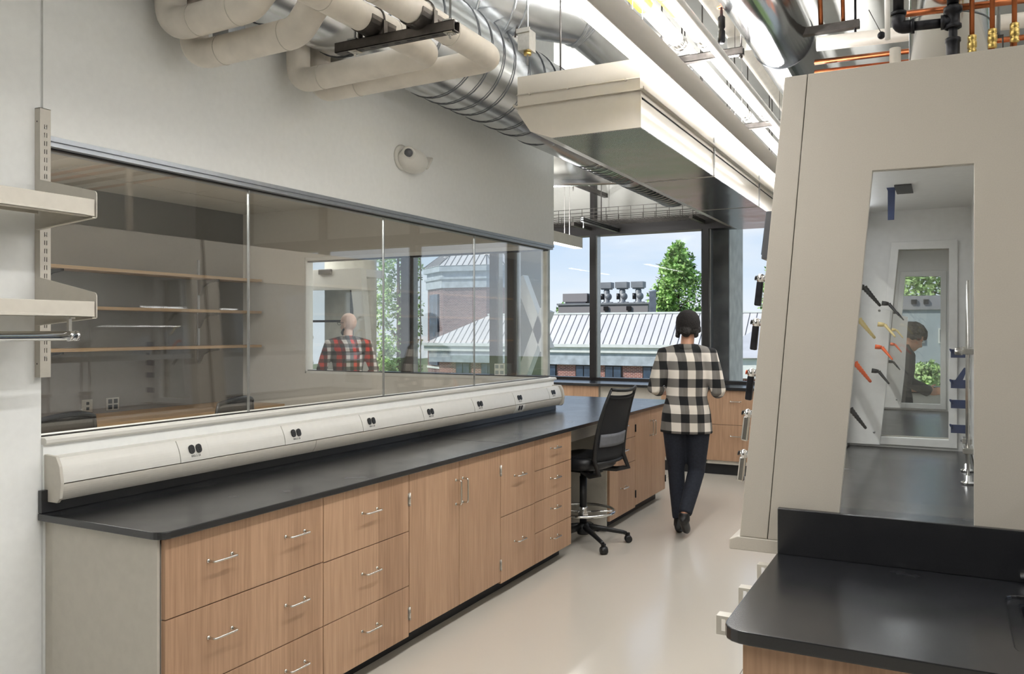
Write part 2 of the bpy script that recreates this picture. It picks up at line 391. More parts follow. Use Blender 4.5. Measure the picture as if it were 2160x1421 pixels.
# left partition: full-height wall, groove, soffit over the glass, half wall below
XW=-2.969
w=MB()
w.box(XW-.13,XW,-3.2,1.915,0,CZ)
w.box(XW-.13,XW-.012,1.915,1.928,0,CZ)
w.box(XW-.13,XW,1.928,6.471,2.318,CZ)
w.box(XW-.13,XW,1.928,6.471,0,1.165)
struct('wall_left',w,'wall')
struct('trim_1',MB().box(XW-.125,XW-.006,1.929,6.47,2.282,2.318).box(XW-.03,XW+.004,1.929,6.47,2.30,2.318),'alu')
s=MB(); s.prism([(XW-.14,1.165),(XW+.012,1.165),(XW+.018,1.172),(XW+.018,1.184),(XW+.010,1.190),(XW-.14,1.190)],'y',1.929,6.49)
struct('trim_2',s,'white')
GX=XW-.05
# glass panes of the partition: one window each
gy=[1.93,3.003,4.104,5.201,6.36]
for i in range(4):
    g=struct('window_%d'%(i+1),MB().box(GX-.005,GX+.005,gy[i]+.004,gy[i+1]-.004,1.19,2.285),'glass')
    g['label']='clear glass pane of the office partition'
    if i<3:
        struct('window_joint',MB().box(GX-.0055,GX+.0055,gy[i+1]-.0035,gy[i+1]+.0035,1.19,2.285),'mulls',parent=g)
struct('trim_3',MB().box(GX-.012,GX+.012,1.93,6.45,1.186,1.194).box(GX-.012,GX+.012,1.93,6.45,2.276,2.286),'mull')
# end wall of the office with its glazed opening
YE=6.45
e=MB(); e.box(-6.6,-5.665,YE-.06,YE+.06,0,CZ); e.box(-5.665,XW-.13,YE-.06,YE+.06,0,1.165); e.box(-5.665,XW-.13,YE-.06,YE+.06,2.318,CZ)
struct('wall_end',e,'wall2')
for i,(a,b) in enumerate([(-5.66,-4.32),(-4.32,GX)]):
    g=struct('window_%d'%(i+5),MB().box(a+.004,b-.004,YE-.005,YE+.005,1.19,2.285),'glass')
    if i==0: struct('window_joint',MB().box(b-.0035,b+.0035,YE-.0055,YE+.0055,1.19,2.285),'mulls',parent=g)
struct('trim_4',MB().box(-5.665,GX,YE-.05,YE+.05,1.165,1.19).box(-5.665,GX,YE-.05,YE+.05,2.285,2.318).box(-5.69,-5.655,YE-.05,YE+.05,1.165,2.318),'white')
struct('trim_5',MB().box(-5.655,GX,YE-.03,YE+.012,1.19,1.197).box(-5.655,GX,YE-.03,YE+.012,2.272,2.286),'mull')
# office back wall and tiled ceiling
struct('wall_office',MB().box(-6.62,-6.5,-3.2,YE-.06,0,CZ),'accent')
oc=MB()
yy=-3.2
ys=[y for y in [YE-.06-.61*k for k in range(16)] if y>-3]
xs=[-6.5+.6*k for k in range(6)]+[XW-.13]
for a,b in zip(xs[:-1],xs[1:]):
    for k in range(len(ys)-1): oc.box(a+.008,b-.008,ys[k+1]+.008,ys[k]-.008,2.80,2.83)
struct('ceiling_office',oc,'tile')
og=MB()
for x in xs: og.box(x-.012,x+.012,-3.2,YE-.06,2.806,2.84)
for y in ys: og.box(-6.5,XW-.13,y-.012,y+.012,2.806,2.84)
og.box(-6.5,XW-.13,-3.2,YE-.06,2.835,2.86)
struct('ceiling_grid',og,'lam')
# room shell
struct('wall_back',MB().box(-11,5,-3.35,-3.2,0,CZ),'back')
struct('wall_far_left',MB().box(-11.1,-11,-3.2,10.0,0,CZ),'wall2')
rw=MB(); rw.box(5,5.15,-3.2,10,0,1.0); rw.box(5,5.15,-3.2,10,2.8,CZ)
for a,b in ((-3.2,-1),(1.0,1.6),(3.6,4.2),(6.2,6.8),(8.8,10)): rw.box(5,5.15,a,b,1.0,2.8)
struct('wall_right',rw,'wall')
for i,(a,b) in enumerate(((-1,1),(1.6,3.6),(4.2,6.2),(6.8,8.8))):
    g=struct('window_%d'%(i+7),MB().box(5.06,5.07,a,b,1,2.8),'wglass')
    f=MB(); f.box(5.03,5.1,a,a+.05,1,2.8); f.box(5.03,5.1,b-.05,b,1,2.8); f.box(5.03,5.1,a,b,1,1.06); f.box(5.03,5.1,a,b,2.74,2.8); f.box(5.03,5.1,(a+b)/2-.03,(a+b)/2+.03,1,2.8)
    struct('window_frame',f,'mull',parent=g)
# facade at the far end
YF=9.8
struct('wall_facade',MB().box(-11,5,YF-.02,YF+.2,0,.93).box(-11,5,YF+.0,YF+.2,2.95,CZ),'ceil')
struct('trim_6',MB().box(-11,5,YF-.06,YF+.1,.93,1.0).box(-11,5,YF-.10,YF+.1,2.785,2.95),'mull')
mul=[(-9.6,-9.5),(-8.2,-8.1),(-6.83,-6.66),(-5.395,-5.29),(-5.13,-5.02),(-3.955,-3.885),(-2.525,-2.455),(-1.0,-.9),(.55,.65),(2.2,2.3),(3.7,3.8)]
for i,(a,b) in enumerate(mul):
    struct('trim_%d'%(i+7),MB().box(a,b,YF-.10,YF+.06,1.0,2.785).box(a+.005,b-.005,YF-.10,YF-.0,2.95,CZ),'mull')
    struct('trim_%d'%(i+30),MB().box(b,b+.018,YF-.06,YF+.05,1.0,2.785),'mulls')
edges=[-11]+[x for m in mul for x in m]+[5]
k=11
for i in range(0,len(edges),2):
    a,b=edges[i],edges[i+1]
    if b-a>.3: struct('window_%d'%k,MB().box(a+.02,b,YF-.004,YF+.004,1,2.785),'wglass'); k+=1
# concrete columns by the facade
o=struct('column',MB().box(-2.6,-2.27,9.96,10.7,-4,CZ),'conc'); o['label']='square concrete column outside the far window'
o=struct('column',MB().box(-4.73,-4.635,9.91,9.98,-4,CZ),'conc'); o['label']='concrete column just past the end of the glass wall'
o=struct('column',MB().tube([(-7.42,9.32,0),(-7.42,9.32,CZ)],.36,n=40),'conclt'); o['label']='round pale concrete column behind the office'
o=struct('column_shade_face',MB().box(-2.6,-2.272,9.93,9.96,-4,CZ),'concd')  # dark slab carries the shade of the column's front side
# white cross bracing outside
xb=MB()
for (x0,z0,x1,z1) in ((-5.16,2.32,-4.76,1.33),(-5.16,.88,-4.76,1.87)):
    v=Vector((x1-x0,0,z1-z0)).normalized(); p=Vector((-v.z,0,v.x))*.075
    a=Vector((x0,0,z0)); b=Vector((x1,0,z1)); 
    xb.prism([(a.x+p.x,a.z+p.z),(b.x+p.x,b.z+p.z),(b.x-p.x,b.z-p.z),(a.x-p.x,a.z-p.z)],'y',10.10,10.25)
xb.prism([(-5.0,-5),(-4.78,-5),(-4.80,1.1)],'y',10.1,10.2)
o=tag(build('cross_brace',xb,'brace'),'white concrete cross bracing outside beside the end of the glass wall','cross brace')
o=struct('trim_50',MB().box(-5.75,-5.08,10.8,10.9,-4,3.0),'mossy')
# ============================================================ OUTSIDE
o=struct('ground',MB().box(-110,110,12,190,-5.2,-5),'grass')
def seamroof(t,name,p00,p10,p11,p01,n,mat='roof'):
    # p00-p10 eave, p01-p11 ridge
    p00,p10,p11,p01=map(Vector,(p00,p10,p11,p01))
    nn=(p10-p00).cross(p01-p00).normalized(); 
    if nn.z<0: nn=-nn
    th=nn*-.25
    r=build(name,MB().hexa([p00+th,p10+th,p11+th,p01+th,p00,p10,p11,p01]),mat,t)
    return r
def seams(t,segs,wd=.045,mat='roofline'):
    m=MB()
    for a,b in segs: m.tube([a,b],wd,n=4)
    return build('roof_seam_pattern',m,mat,t)
YB=45.0
b=thing('brick_hall','long brick building with a pale standing seam metal roof outside','building',(-18,50,-5))
build('brick_wall',MB().box(-29.0,-4,YB+.45,YB+12,-5,.1),'brick',b)
seamroof(b,'roof',(-29.9,YB,.78),(-3.6,YB,.78),(-3.6,YB+1.95,2.62),(-26.0,YB+1.95,2.62),0)
build('ridge_cap',MB().box(-26.2,-3.6,YB+1.85,YB+2.15,2.58,2.68),'fascia2',b)
seamroof(b,'roof_end',(-29.9,YB+8,.78),(-29.9,YB,.78),(-26.0,YB+1.95,2.62),(-26.0,YB+8,2.62),0)
build('roof_deck',MB().box(-26.0,-3.6,YB+2.0,YB+11.9,2.3,2.5),'pblock',b)
sg=[]
x=-29.9+.35
while x<-3.8:
    x1=x; t1=1.0
    if x<-26.0: t1=(x+29.9)/3.9
    sg.append(((x,YB-.01,.81),(x,YB+1.95*t1,.81+1.84*t1))); x+=.40
seams(b,sg,.015)
build('gutter',MB().box(-30,-3.6,YB-.12,YB+.1,.62,.80),'fascia2',b)
build('cornice',MB().box(-29.9,-3.6,YB+.02,YB+.5,.30,.62),'fascia2',b)
build('fascia',MB().box(-29.6,-3.8,YB+.15,YB+.6,-.42,.32),'fascia',b)
x=-27.7
wi=0
while x<-5.5:
    f=build('window',MB().box(x,x+1.05,YB+.38,YB+.5,-1.75,-.42),'mull',b)
    build('pane',MB().box(x+.06,x+.49,YB+.34,YB+.40,-1.68,-.5).box(x+.56,x+.99,YB+.34,YB+.40,-1.68,-.5),'winblue',f); wi+=1
    x+=1.85 if wi%2 else 2.3
# projecting wing with a corrugated roof
wg=thing('low_wing','low wing with ribbed roof jutting from the brick building','building',(-6,36,-5))
build('brick_wall',MB().box(-8.2,-4,34.5,44.6,-5,-.3),'brick',wg)
build('fascia',MB().box(-8.5,-3.8,34.2,44.7,-.35,.45),'fascia2',wg)
rf=MB()
rf.hexa([(-8.7,34,.42),(-6.0,38,.42),(-6,44.9,1.35),(-8.7,44.9,1.35),(-8.7,34,.5),(-6.0,34,.5),(-6,44.9,1.4),(-8.7,44.9,1.75)])
build('roof',rf,'roof',wg)
# octagonal tower
tw=thing('brick_tower','octagonal brick tower with pale cornice and pyramid roof','tower',(-30.3,54,-5))
def octp(r,a0=PI/8+.12): return [(-30.3+r*math.cos(a0+i*PI/4),54+r*math.sin(a0+i*PI/4)) for i in range(8)]
build('brick_wall',MB().prism(octp(4.35),'z',-5,4.75),'brickd',tw)
build('cornice',MB().prism(octp(4.5),'z',4.6,5.2).prism(octp(4.62),'z',5.2,5.35).prism(octp(4.42),'z',5.35,5.75).prism(octp(4.7),'z',5.75,6.15),'fascia',tw)
O=octp(4.75); m=MB(); m.add([(x,y,6.15) for x,y in O]+[(-30.3,54,9.6)],[(i,(i+1)%8,8) for i in range(8)]+[tuple(range(7,-1,-1))]); build('roof',m,'roof',tw)
sg=[]
for i in range(8):
    a=Vector((*O[i],6.17)); c=Vector((*O[(i+1)%8],6.17)); ap=Vector((-30.3,54,9.62)); mid=(a+c)/2
    sg.append((a,ap))
    for k in range(1,8):
        p=a.lerp(c,k/8); s=1-abs(k/8-.5)*2; q=p+(ap-mid)*s; sg.append((p,q))
seams(tw,sg,.03)
build('stone_band',MB().prism(octp(4.42),'z',-1.15,-1.0).prism(octp(4.42),'z',.1,.25),'fascia2',tw)
m=MB()
O=octp(4.4)
for i in (3,4):
    a=Vector((*O[i],0)); c=Vector((*O[i+1],0)); d=(c-a).normalized(); nrm=Vector((d.y,-d.x,0)); p=a.lerp(c,.5)
    q=[p-d*.9-nrm*.1,p+d*.9-nrm*.1,p+d*.9+nrm*.1,p-d*.9+nrm*.1]
    m.hexa([(v.x,v.y,-.9) for v in q]+[(v.x,v.y,4.2) for v in q])
build('tall_window',m,'winblue',tw)
# rooftop plant far behind
rb=thing('grey_plant_building','grey flat rooftop building with plant on top','building',(-25,68,-5))
build('wall',MB().box(-29.4,-21.4,65,75,-5,3.85),'pblock',rb)
build('parapet',MB().box(-29.5,-21.3,64.9,65.2,3.75,3.9),'mech',rb)
for q in (-23.2,-25.2): build('vent_hole',MB().box(q,q+.4,64.85,64.95,3.25,3.6),'mull',rb)
t=tag(build('rooftop_unit',MB().box(-29.2,-26.95,65.5,67.5,4.06,4.76).box(-29.0,-27.1,65.6,67.4,3.852,4.06),'pblock'),'grey box unit on the rooftop, leftmost of the plant','rooftop unit')
t=thing('condenser_unit','small dark condenser beside the grey box unit on the roof','rooftop unit',(-26.3,66,3.85))
build('body',MB().box(-26.85,-26.0,65.6,66.4,3.95,4.6),'mech',t,bev=.03)
build('frame',MB().box(-26.9,-26.8,65.5,65.6,3.85,4.7).box(-26.05,-25.95,65.5,65.6,3.85,4.7).box(-26.9,-25.95,65.5,65.6,3.85,3.95),'mull',t)
F=None
for i,(x,l) in enumerate(((-25.35,'leftmost of three grey exhaust fans on the far roof'),(-23.95,'middle one of three grey exhaust fans on the far roof'),(-22.55,'rightmost of three grey exhaust fans on the far roof'))):
    if F is None:
        F=thing('exhaust_fan',l,'exhaust fan',(x,66,3.85),'grey exhaust fans on the far roof')
        build('stack',MB().lathe([(.34,0),(.34,.1),(.26,.2),(.26,1.1),(.2,1.2)],(x,66,3.85)),'mech',F)
        build('windband',MB().box(x-.52,x+.52,65.6,66.4,5.15,5.65).box(x-.42,x+.42,65.7,66.3,5.05,5.15),'mech',F)
        build('housing',MB().ball((x+.12,66,4.45),.33,n=12).box(x-.35,x+.5,65.8,66.2,3.85,4.0),'mech',F)
        build('motor',MB().lathe([(.13,0),(.13,.5)],(x-.3,65.75,4.2)),'mull',F)
    else:
        c=dup(F); c.location.x=x; c['label']=l
t=tag(build('flue_pipe',MB().lathe([(.22,0),(.22,1.6),(.26,1.6),(.26,1.7),(0,1.75)],(-16.8,52,2.505)),'fascia'),'short pale flue pipe on the roof in front of the tree','flue')
# right-hand clapboard building seen through the hood windows
rb=thing('clapboard_house','grey building with white framed windows seen through the fume hoods','building',(0,37,-5))
build('wall',MB().box(-1.5,7,35,42,-5,2.45),'render',rb)
build('parapet',MB().box(-1.6,7,34.9,35.1,2.38,2.5).box(-1.5,7,36,37,2.4,2.95),'pblock',rb)
build('roof_vent',MB().box(-1.15,-.95,35.9,36.0,2.62,2.8).box(-.72,-.54,35.9,36.0,2.62,2.8),'mull',rb)
for (x0,x1,z0,z1) in ((-1.32,-.66,1.12,1.68),(-.2,.5,1.12,1.68),(-1.2,-.4,-.35,.3),(-.05,.5,-.3,.3)):
    f=build('window',MB().box(x0,x1,34.93,35.02,z0,z1),'white',rb)
    xm=(x0+x1)/2
    build('pane',MB().box(x0+.05,xm-.02,34.88,34.95,z0+.05,z1-.05).box(xm+.02,x1-.05,34.88,34.95,z0+.05,z1-.05),'winblue',f)
# trees
def tree(label,name,c,h,rx,kind,n,leaf,mat,group='trees outside the windows',seed=1,base=-5):
    rnd=random.Random(seed); t=thing(name,label,'tree',(c[0],c[1],base),group)
    m=MB(); top=base+h
    m.tube([(c[0],c[1],base),(c[0]+.1,c[1],base+h*.5),(c[0],c[1],top-.1*h)],[.2,.13,.03],n=8); tb=m
    for k in range(14):
        z=base+h*(.3+.6*rnd.random()); a=rnd.random()*6.28; r=rx*.6
        tb.tube([(c[0],c[1],z-.5),(c[0]+math.cos(a)*r,c[1]+math.sin(a)*r,z+.3)],[.05,.015],n=5,cap=False)
    build('trunk',tb,'bark',t)
    vs=[];fs=[]
    cl=[]
    for k in range(70):
        u=rnd.random()
        if kind=='cone': zz=h*(.25+.75*u); rr=rx*(1-u)**.62*(.75+.35*rnd.random())
        elif kind=='round': zz=h*(.35+.6*u); rr=rx*math.sqrt(max(.05,1-(2*u-1)**2))
        else: zz=h*(.1+.9*u); rr=rx*(.75+.25*math.sin(u*9))*(1-u**6)
        a=rnd.random()*6.283; cl.append((c[0]+math.cos(a)*rr*.75,c[1]+math.sin(a)*rr*.75,base+zz,.18*rx+.25*rr))
    for i in range(n):
        q=cl[rnd.randrange(len(cl))]
        while True:
            d=Vector((rnd.uniform(-1,1),rnd.uniform(-1,1),rnd.uniform(-1,1)))
            if d.length<1: break
        st=1.9 if kind=='willow' else 1.25
        p=Vector(q[:3])+Vector((d.x*q[3],d.y*q[3],d.z*q[3]*st))
        a=Vector((rnd.gauss(0,1),rnd.gauss(0,1),rnd.gauss(0,.6))).normalized()*leaf*(.6+.7*rnd.random()); b2=a.cross(Vector((rnd.gauss(0,1),rnd.gauss(0,1),rnd.gauss(0,1)))).normalized()*leaf*.55
        o=len(vs); vs+=[p-a,p+b2,p+a,p-b2]; fs.append((o,o+1,o+2,o+3))
    fo=MB(); fo.add(vs,fs); build('foliage',fo,mat,t); return t
tree('tall leafy tree behind the roof, left of the dark window mullion','leafy_tree',(-17.75,61),12.7,3.1,'cone',11000,.17,'leaf',seed=3)
tree('thinner tree standing half behind the tall leafy tree','leafy_tree',(-15.9,66),12.6,1.5,'cone',3500,.15,'leaf',seed=5)
tree('slim leafy tree behind the roof, right of the concrete column','leafy_tree',(-9.97,60),13.1,2.3,'cone',6500,.13,'leaf',seed=4)
tree('drooping green tree behind the round concrete column','drooping_tree',(-14.9,21),9.9,1.15,'willow',9000,.075,'leaf2',seed=8)
tree('broad green tree above the grey clapboard building','broad_tree',(.4,50),12.2,3.6,'round',9000,.2,'leaf2',seed=9)
tree('low leafy tree in front of the grey clapboard building','low_tree',(-.5,27),5.7,1.1,'round',6500,.09,'leaf2',seed=11)
for i,x in enumerate((-42.5,-38.3,-34.1)):
    tree('distant round tree on the skyline left of the plant building','distant_tree',(x,78),9.0+.3*i,1.9,'round',1500,.22,'leaf',group='distant trees on the skyline',seed=20+i)
# ============================================================ BENCH ALONG THE PARTITION
XC=-2.335            # cabinet face plane
def handle(parent,c,L,ax,out=(1,0,0),r=.0045,d=.035,mat='nickel'):
    c=Vector(c); a=Vector(ax); o=Vector(out)
    p=bendpath([c-a*L/2,c-a*L/2+o*d,c+a*L/2+o*d,c+a*L/2],.012,5)
    m=MB().tube(p,r,n=10)
    for s in (-1,1): m.lathe([(r*1.7,0),(r*1.7,.003),(r,.005)],c+a*(L/2*s),o,n=10)
    return build('handle',m,mat,parent)
def cabinet_y(label,y0,y1,rows=None,doors=0,nh=1,endpanel=False,xb=XW+.012,hinges=()):
    t=thing('base_cabinet',label,'cabinet',((XC-.3),(y0+y1)/2,0),'base cabinets under the long black worktop')
    bx=XC-.021
    b=MB(); b.box(xb,bx,y0+.002,y0+.02,.1,.885); b.box(xb,bx,y1-.02,y1-.002,.1,.885); b.box(xb,bx,y0+.002,y1-.002,.1,.12); b.box(xb,bx,y0+.002,y1-.002,.865,.885); b.box(xb,xb+.012,y0+.002,y1-.002,.1,.885)
    build('body',b,'lam',t)
    build('carcass_edge',MB().box(bx-.02,bx-.001,y0+.001,y0+.02,.1,.885).box(bx-.02,bx-.001,y1-.02,y1-.001,.1,.885),'black',t)
    build('toe_kick',MB().box(XC-.115,XC-.095,y0,y1,0,.1),'rubber',t)
    if rows:
        for (z1,z0) in zip(rows[:-1],rows[1:]):
            d=build('drawer',MB().box(XC-.02,XC,y0+.0025,y1-.0025,z0+.002,z1-.002),'wood',t,bev=.001)
            hs=[(y0+y1)/2] if nh==1 else [y0+(y1-y0)*.30,y0+(y1-y0)*.785]
            for hy in hs: handle(d,(XC,hy,(z0+z1)/2+.02),.11,(0,1,0))
    if doors:
        ym=(y0+y1)/2
        for k,(a,c) in enumerate(((y0,ym),(ym,y1))):
            d=build('door',MB().box(XC-.02,XC,a+.0025,c-.0025,.102,.883),'wood',t,bev=.001)
            handle(d,(XC,ym+(-.035 if k==0 else .035),.72),.13,(0,0,1),r=.005)
            hy=y0+.001 if k==0 else y1-.001
            for hz in (.20,.76):
                m=MB(); m.tube([(XC+.004,hy,hz-.032),(XC+.004,hy,hz+.032)],.005,n=10); m.box(XC-.002,XC+.001,hy-.012,hy+.012,hz-.03,hz+.03)
                for q in (-.02,0,.02): m.tube([(XC+.004,hy,hz+q-.001),(XC+.004,hy,hz+q+.001)],.0062,n=10)
                build('hinge',m,'steel' if y0<5 else 'iron',d)
    return t
t=cabinet_y('nearest base cabinet, wide drawers each with two handles, cream end panel',1.942,2.75,[.885,.609,.336,.085],nh=2)
build('end_panel',MB().box(XW+.05,XC-.022,1.930,1.942,.02,.888),'lam',t,bev=.001)
build('scribe_strip',MB().box(XW+.002,XW+.048,1.936,1.942,.02,.888),'lam',t)
cabinet_y('drawer cabinet with single handles next to the nearest wide drawer cabinet',2.75,3.385,[.885,.604,.336,.085])
cabinet_y('two door base cabinet with upright bar handles in the middle of the bench',3.385,4.334,doors=2)
cabinet_y('narrow cabinet of two deep drawers just past the two door cabinet',4.334,4.797,[.885,.480,.085])
cabinet_y('cabinet of four shallow drawers beside the stool',4.797,5.385,[.885,.684,.483,.282,.085])
t=cabinet_y('three drawer cabinet just behind the stool',6.14,6.753,[.885,.692,.487,.085])
build('end_panel',MB().box(XW+.02,XC-.022,6.128,6.14,.02,.886),'lam',t)
cabinet_y('two door cabinet at the far end of the bench by the walking person',6.753,7.605,doors=2)
# apron in the knee space
tag(build('apron',MB().box(XC-.09,XC-.07,5.39,6.128,.78,.885),'lam',bev=.001),'pale apron panel over the knee space where the stool stands','apron panel')
# worktops
def rounded(pts,r,n=6):
    out=[]; m=len(pts)
    for i in range(m):
        a,b,c=Vector(pts[i-1]),Vector(pts[i]),Vector(pts[(i+1)%m]); rr=r[i]
        if rr==0: out.append(tuple(b)); continue
        u=(a-b).normalized(); w=(c-b).normalized()
        for k in range(n+1):
            s=k/n; p=(b+u*rr)*(1-s)**2+b*2*s*(1-s)+(b+w*rr)*s*s; out.append(tuple(p))
    return out
XE=-2.308
t=thing('worktop','black epoxy worktop, near half with the rounded front corner','worktop',(-2.64,3.1,.889),'black worktops')
build('slab',MB().prism(rounded([(XW+.002,1.905),(XE,1.905),(XE,4.3995),(XW+.002,4.3995)],[0,.055,0,0]),'z',.889,.915),'epoxy',t,bev=.003)
build('backsplash',MB().box(XW+.002,XW+.022,1.907,4.3995,.9155,1.0),'epoxy',t,bev=.002)
t=thing('worktop','black epoxy worktop, far half running past the stool to the window end','worktop',(-2.64,6.1,.889),'black worktops')
build('slab',MB().prism([(XW+.002,4.4015),(XE,4.4015),(XE,7.90),(-4.2,7.90),(-4.2,6.55),(XW+.002,6.55)],'z',.889,.915),'epoxy',t,bev=.003)
build('backsplash',MB().box(XW+.002,XW+.022,4.4015,6.47,.9155,1.0),'epoxy',t,bev=.002)
tag(build('base_cabinet',MB().box(-4.15,-3.1,6.7,7.6,0,.885),'lam'),'plain cream cabinet back under the far end of the worktop','cabinet')
# raceway
R0,R1=1.933,6.43
def rx(z): 
    u=(z-1.022)/(1.022-.962) if z<1.022 else (z-1.022)/(1.121-1.022)
    return XW+(.094-.026*u*u if z<1.022 else .094-.034*u**2)
pr=[(XW+.001,.962)]+[(rx(.962+.062*k/7),.962+.062*k/7) for k in range(8)]+[(XW+.001,1.024)]
pu=[(XW+.001,1.028)]+[(rx(1.028+.091*k/9),1.028+.091*k/9) for k in range(10)]+[(XW+.001,1.121)]
rc=thing('power_raceway','long beige power raceway with black sockets along the wall','raceway',(XW+.04,4.2,.962))
for a,b in ((R0+.012,3.33),(3.333,5.62),(5.625,R1)): build('channel',MB().prism(pr,'y',a,b),'lam',rc,bev=.0015)
oy=[2.474,3.105,3.722,4.332,4.963,5.575,6.19]
pts=[R0+.012]+sum([[y,y+.155] for y in oy],[])+[R1]
for i in range(0,len(pts),2):
    build('cover',MB().prism(pu,'y',pts[i]+.001,pts[i+1]-.001),'white',rc,bev=.001)
ec=[(XW+.0,.955),(XW+.074,.955),(XW+.09,.972),(XW+.099,1.03),(XW+.088,1.09),(XW+.068,1.126),(XW+.0,1.13)]
build('end_cap',MB().prism(ec,'y',R0-.001,R0+.012),'lam',rc,bev=.002)
build('end_cap',MB().prism([(x+.012*(1 if x>XW+.01 else 0),z) for x,z in ec],'y',R1,R1+.03),'lam',rc,bev=.006)
TXT=None
def outlet(y,lower=False):
    if not lower:
        pl=build('outlet_plate',MB().prism([(x+.0025 if x>XW+.01 else x,z) for x,z in pu],'y',y+.0005,y+.1545),'white',rc,bev=.001)
        tang=(Vector((XW+.082,0,1.085)),Vector((XW+.093,0,1.045)))
        z=1.078
    else:
        pl=build('outlet_plate',MB().prism([(x+.0025 if x>XW+.01 else x,z2) for x,z2 in pr],'y',y+.0005,y+.1545),'white',rc,bev=.001)
        z=1.0; 
    nx=Vector((.95,0,.28)) if not lower else Vector((.95,0,-.28)); nx.normalize()
    up=Vector((-nx.z,0,nx.x)); yv=Vector((0,1,0))
    for k in (0,1):
        c=Vector((XW+.0885 if not lower else XW+.0905,y+.062+.038*k,z))
        m=MB(); poly=[]
        for i in range(16):
            a=2*PI*i/16; u=.0145*math.cos(a); v=.0145*math.sin(a)+(.005 if math.sin(a)>0 else -.005)
            poly.append((u,v))
        vs=[c+yv*u+up*v-nx*.002 for u,v in poly]+[c+yv*u+up*v+nx*.0035 for u,v in poly]; n=16
        m.add(vs,[tuple(range(n-1,-1,-1)),tuple(range(n,2*n))]+[(i,(i+1)%n,(i+1)%n+n,i+n) for i in range(n)])
        r=build('receptacle',m,'black',pl)
        h=MB()
        for (a,b) in ((-.005,.004),(.005,.004),(0,-.008)):
            q=c+yv*a+up*b+nx*.0037; h.tube([q-up*.0025,q+up*.0025],.0011,n=6)
        build('slot',h,'rubber',r)
    if not lower:
        # circuit number printed under the sockets
        cu=bpy.data.curves.new('circuit_text','FONT'); cu.body='BR0-2-28'; cu.size=.013; cu.align_x='CENTER'; cu.align_y='CENTER'; cu.extrude=.0002
        cu.materials.append(M['black'])
        global TXT
        if TXT is None:
            o0=bpy.data.objects.new('tmp',cu); TXT=bpy.data.meshes.new_from_object(o0); bpy.data.objects.remove(o0)
        o=bpy.data.objects.new('circuit_text',TXT); COL.objects.link(o); o.parent=pl
        p=Vector((XW+.0945,y+.081,1.049))-ORG[pl.name]
        R=Matrix((yv,up,nx)).transposed().to_4x4(); o.matrix_local=Matrix.Translation(p)@R
for y in oy: outlet(y)
outlet(5.58,True)
# ============================================================ FAR COUNTER
def cabinet_x(label,x0,x1,rows=None,doors=False,yf=9.15,top=.935,hl=.11):
    t=thing('base_cabinet',label,'cabinet',((x0+x1)/2,yf+.3,0),'base cabinets under the window counter')
    build('body',MB().box(x0+.002,x1-.002,yf+.021,9.70,.12,top),'lam',t)
    build('toe_kick',MB().box(x0,x1,yf+.06,yf+.08,0,.14),'rubber',t)
    if rows:
        for z1,z0 in zip(rows[:-1],rows[1:]):
            d=build('drawer',MB().box(x0+.003,x1-.003,yf,yf+.02,z0+.002,z1-.002),'wood',t,bev=.001)
            handle(d,((x0+x1)/2,yf,z1-.12),hl,(1,0,0),out=(0,-1,0),r=.005)
    if doors:
        d=build('door',MB().box(x0+.003,x1-.003,yf,yf+.02,.16,top-.003),'wood',t,bev=.001)
        handle(d,(x0+.05,yf,.75),.12,(0,0,1),out=(0,-1,0))
    return t
cabinet_x('window counter cabinet left of the pale apron',-4.75,-3.62,[.935,.72,.44,.16])
cabinet_x('window counter cabinet behind the walking person',-2.86,-2.34,[.935,.557,.16])
cabinet_x('two drawer window counter cabinet right of the walking person',-2.338,-1.70,[.935,.557,.16])
cabinet_x('window counter cabinet mostly hidden by the fume hood',-1.698,-.9,[.935,.557,.16])
tag(build('apron',MB().box(-3.615,-2.862,9.20,9.22,.79,.935),'lam'),'pale apron panel under the window counter','apron panel')
tag(build('knee_panel',MB().box(-3.615,-2.862,9.66,9.69,.1,.78),'lam'),'pale back panel in the knee space of the window counter','back panel')
t=thing('window_counter','black worktop running under the far window','worktop',(-2.8,9.45,.937))
build('slab',MB().box(-4.85,-.85,9.12,9.73,.937,.968),'epoxy',t,bev=.003)
# ============================================================ LEFT WALL SHELVING
def shelf(label,z,thick=.058,bz=.09):
    t=thing('wall_shelf',label,'shelf',(-2.79,1.4,z-thick),'cream metal wall shelves')
    y0,y1=.45,1.885
    m=MB(); m.box(-2.93,-2.618,y0,y1,z-.012,z-.008); m.box(-2.622,-2.616,y0,y1,z-thick,z); m.box(-2.66,-2.616,y0,y1,z-thick,z-thick+.003); m.box(-2.935,-2.93,y0,y1,z-.03,z-.008)
    build('shelf_pan',m,'lam',t,bev=.0015)
    # wedge brackets
    for yb in (1.893,.5):
        b=MB(); b.prism(rounded([(-2.938,z+bz),(-2.616,z+.03),(-2.616,z-thick-.004),(-2.938,z-thick-.03)],[0,.015,.004,0],4),'y',yb-.0015,yb+.0015)
        b.prism([(-2.938,z-thick-.03),(-2.62,z-thick-.006),(-2.62,z-thick-.003),(-2.938,z-thick-.027)],'y',yb-.014,yb+.0015)
        build('bracket',b,'lam',t)
    return t
shelf('upper cream metal shelf on the left wall',2.045,.058,.098)
t=shelf('lower cream metal shelf with a chrome rail hanging under it',1.691,.053,.094)
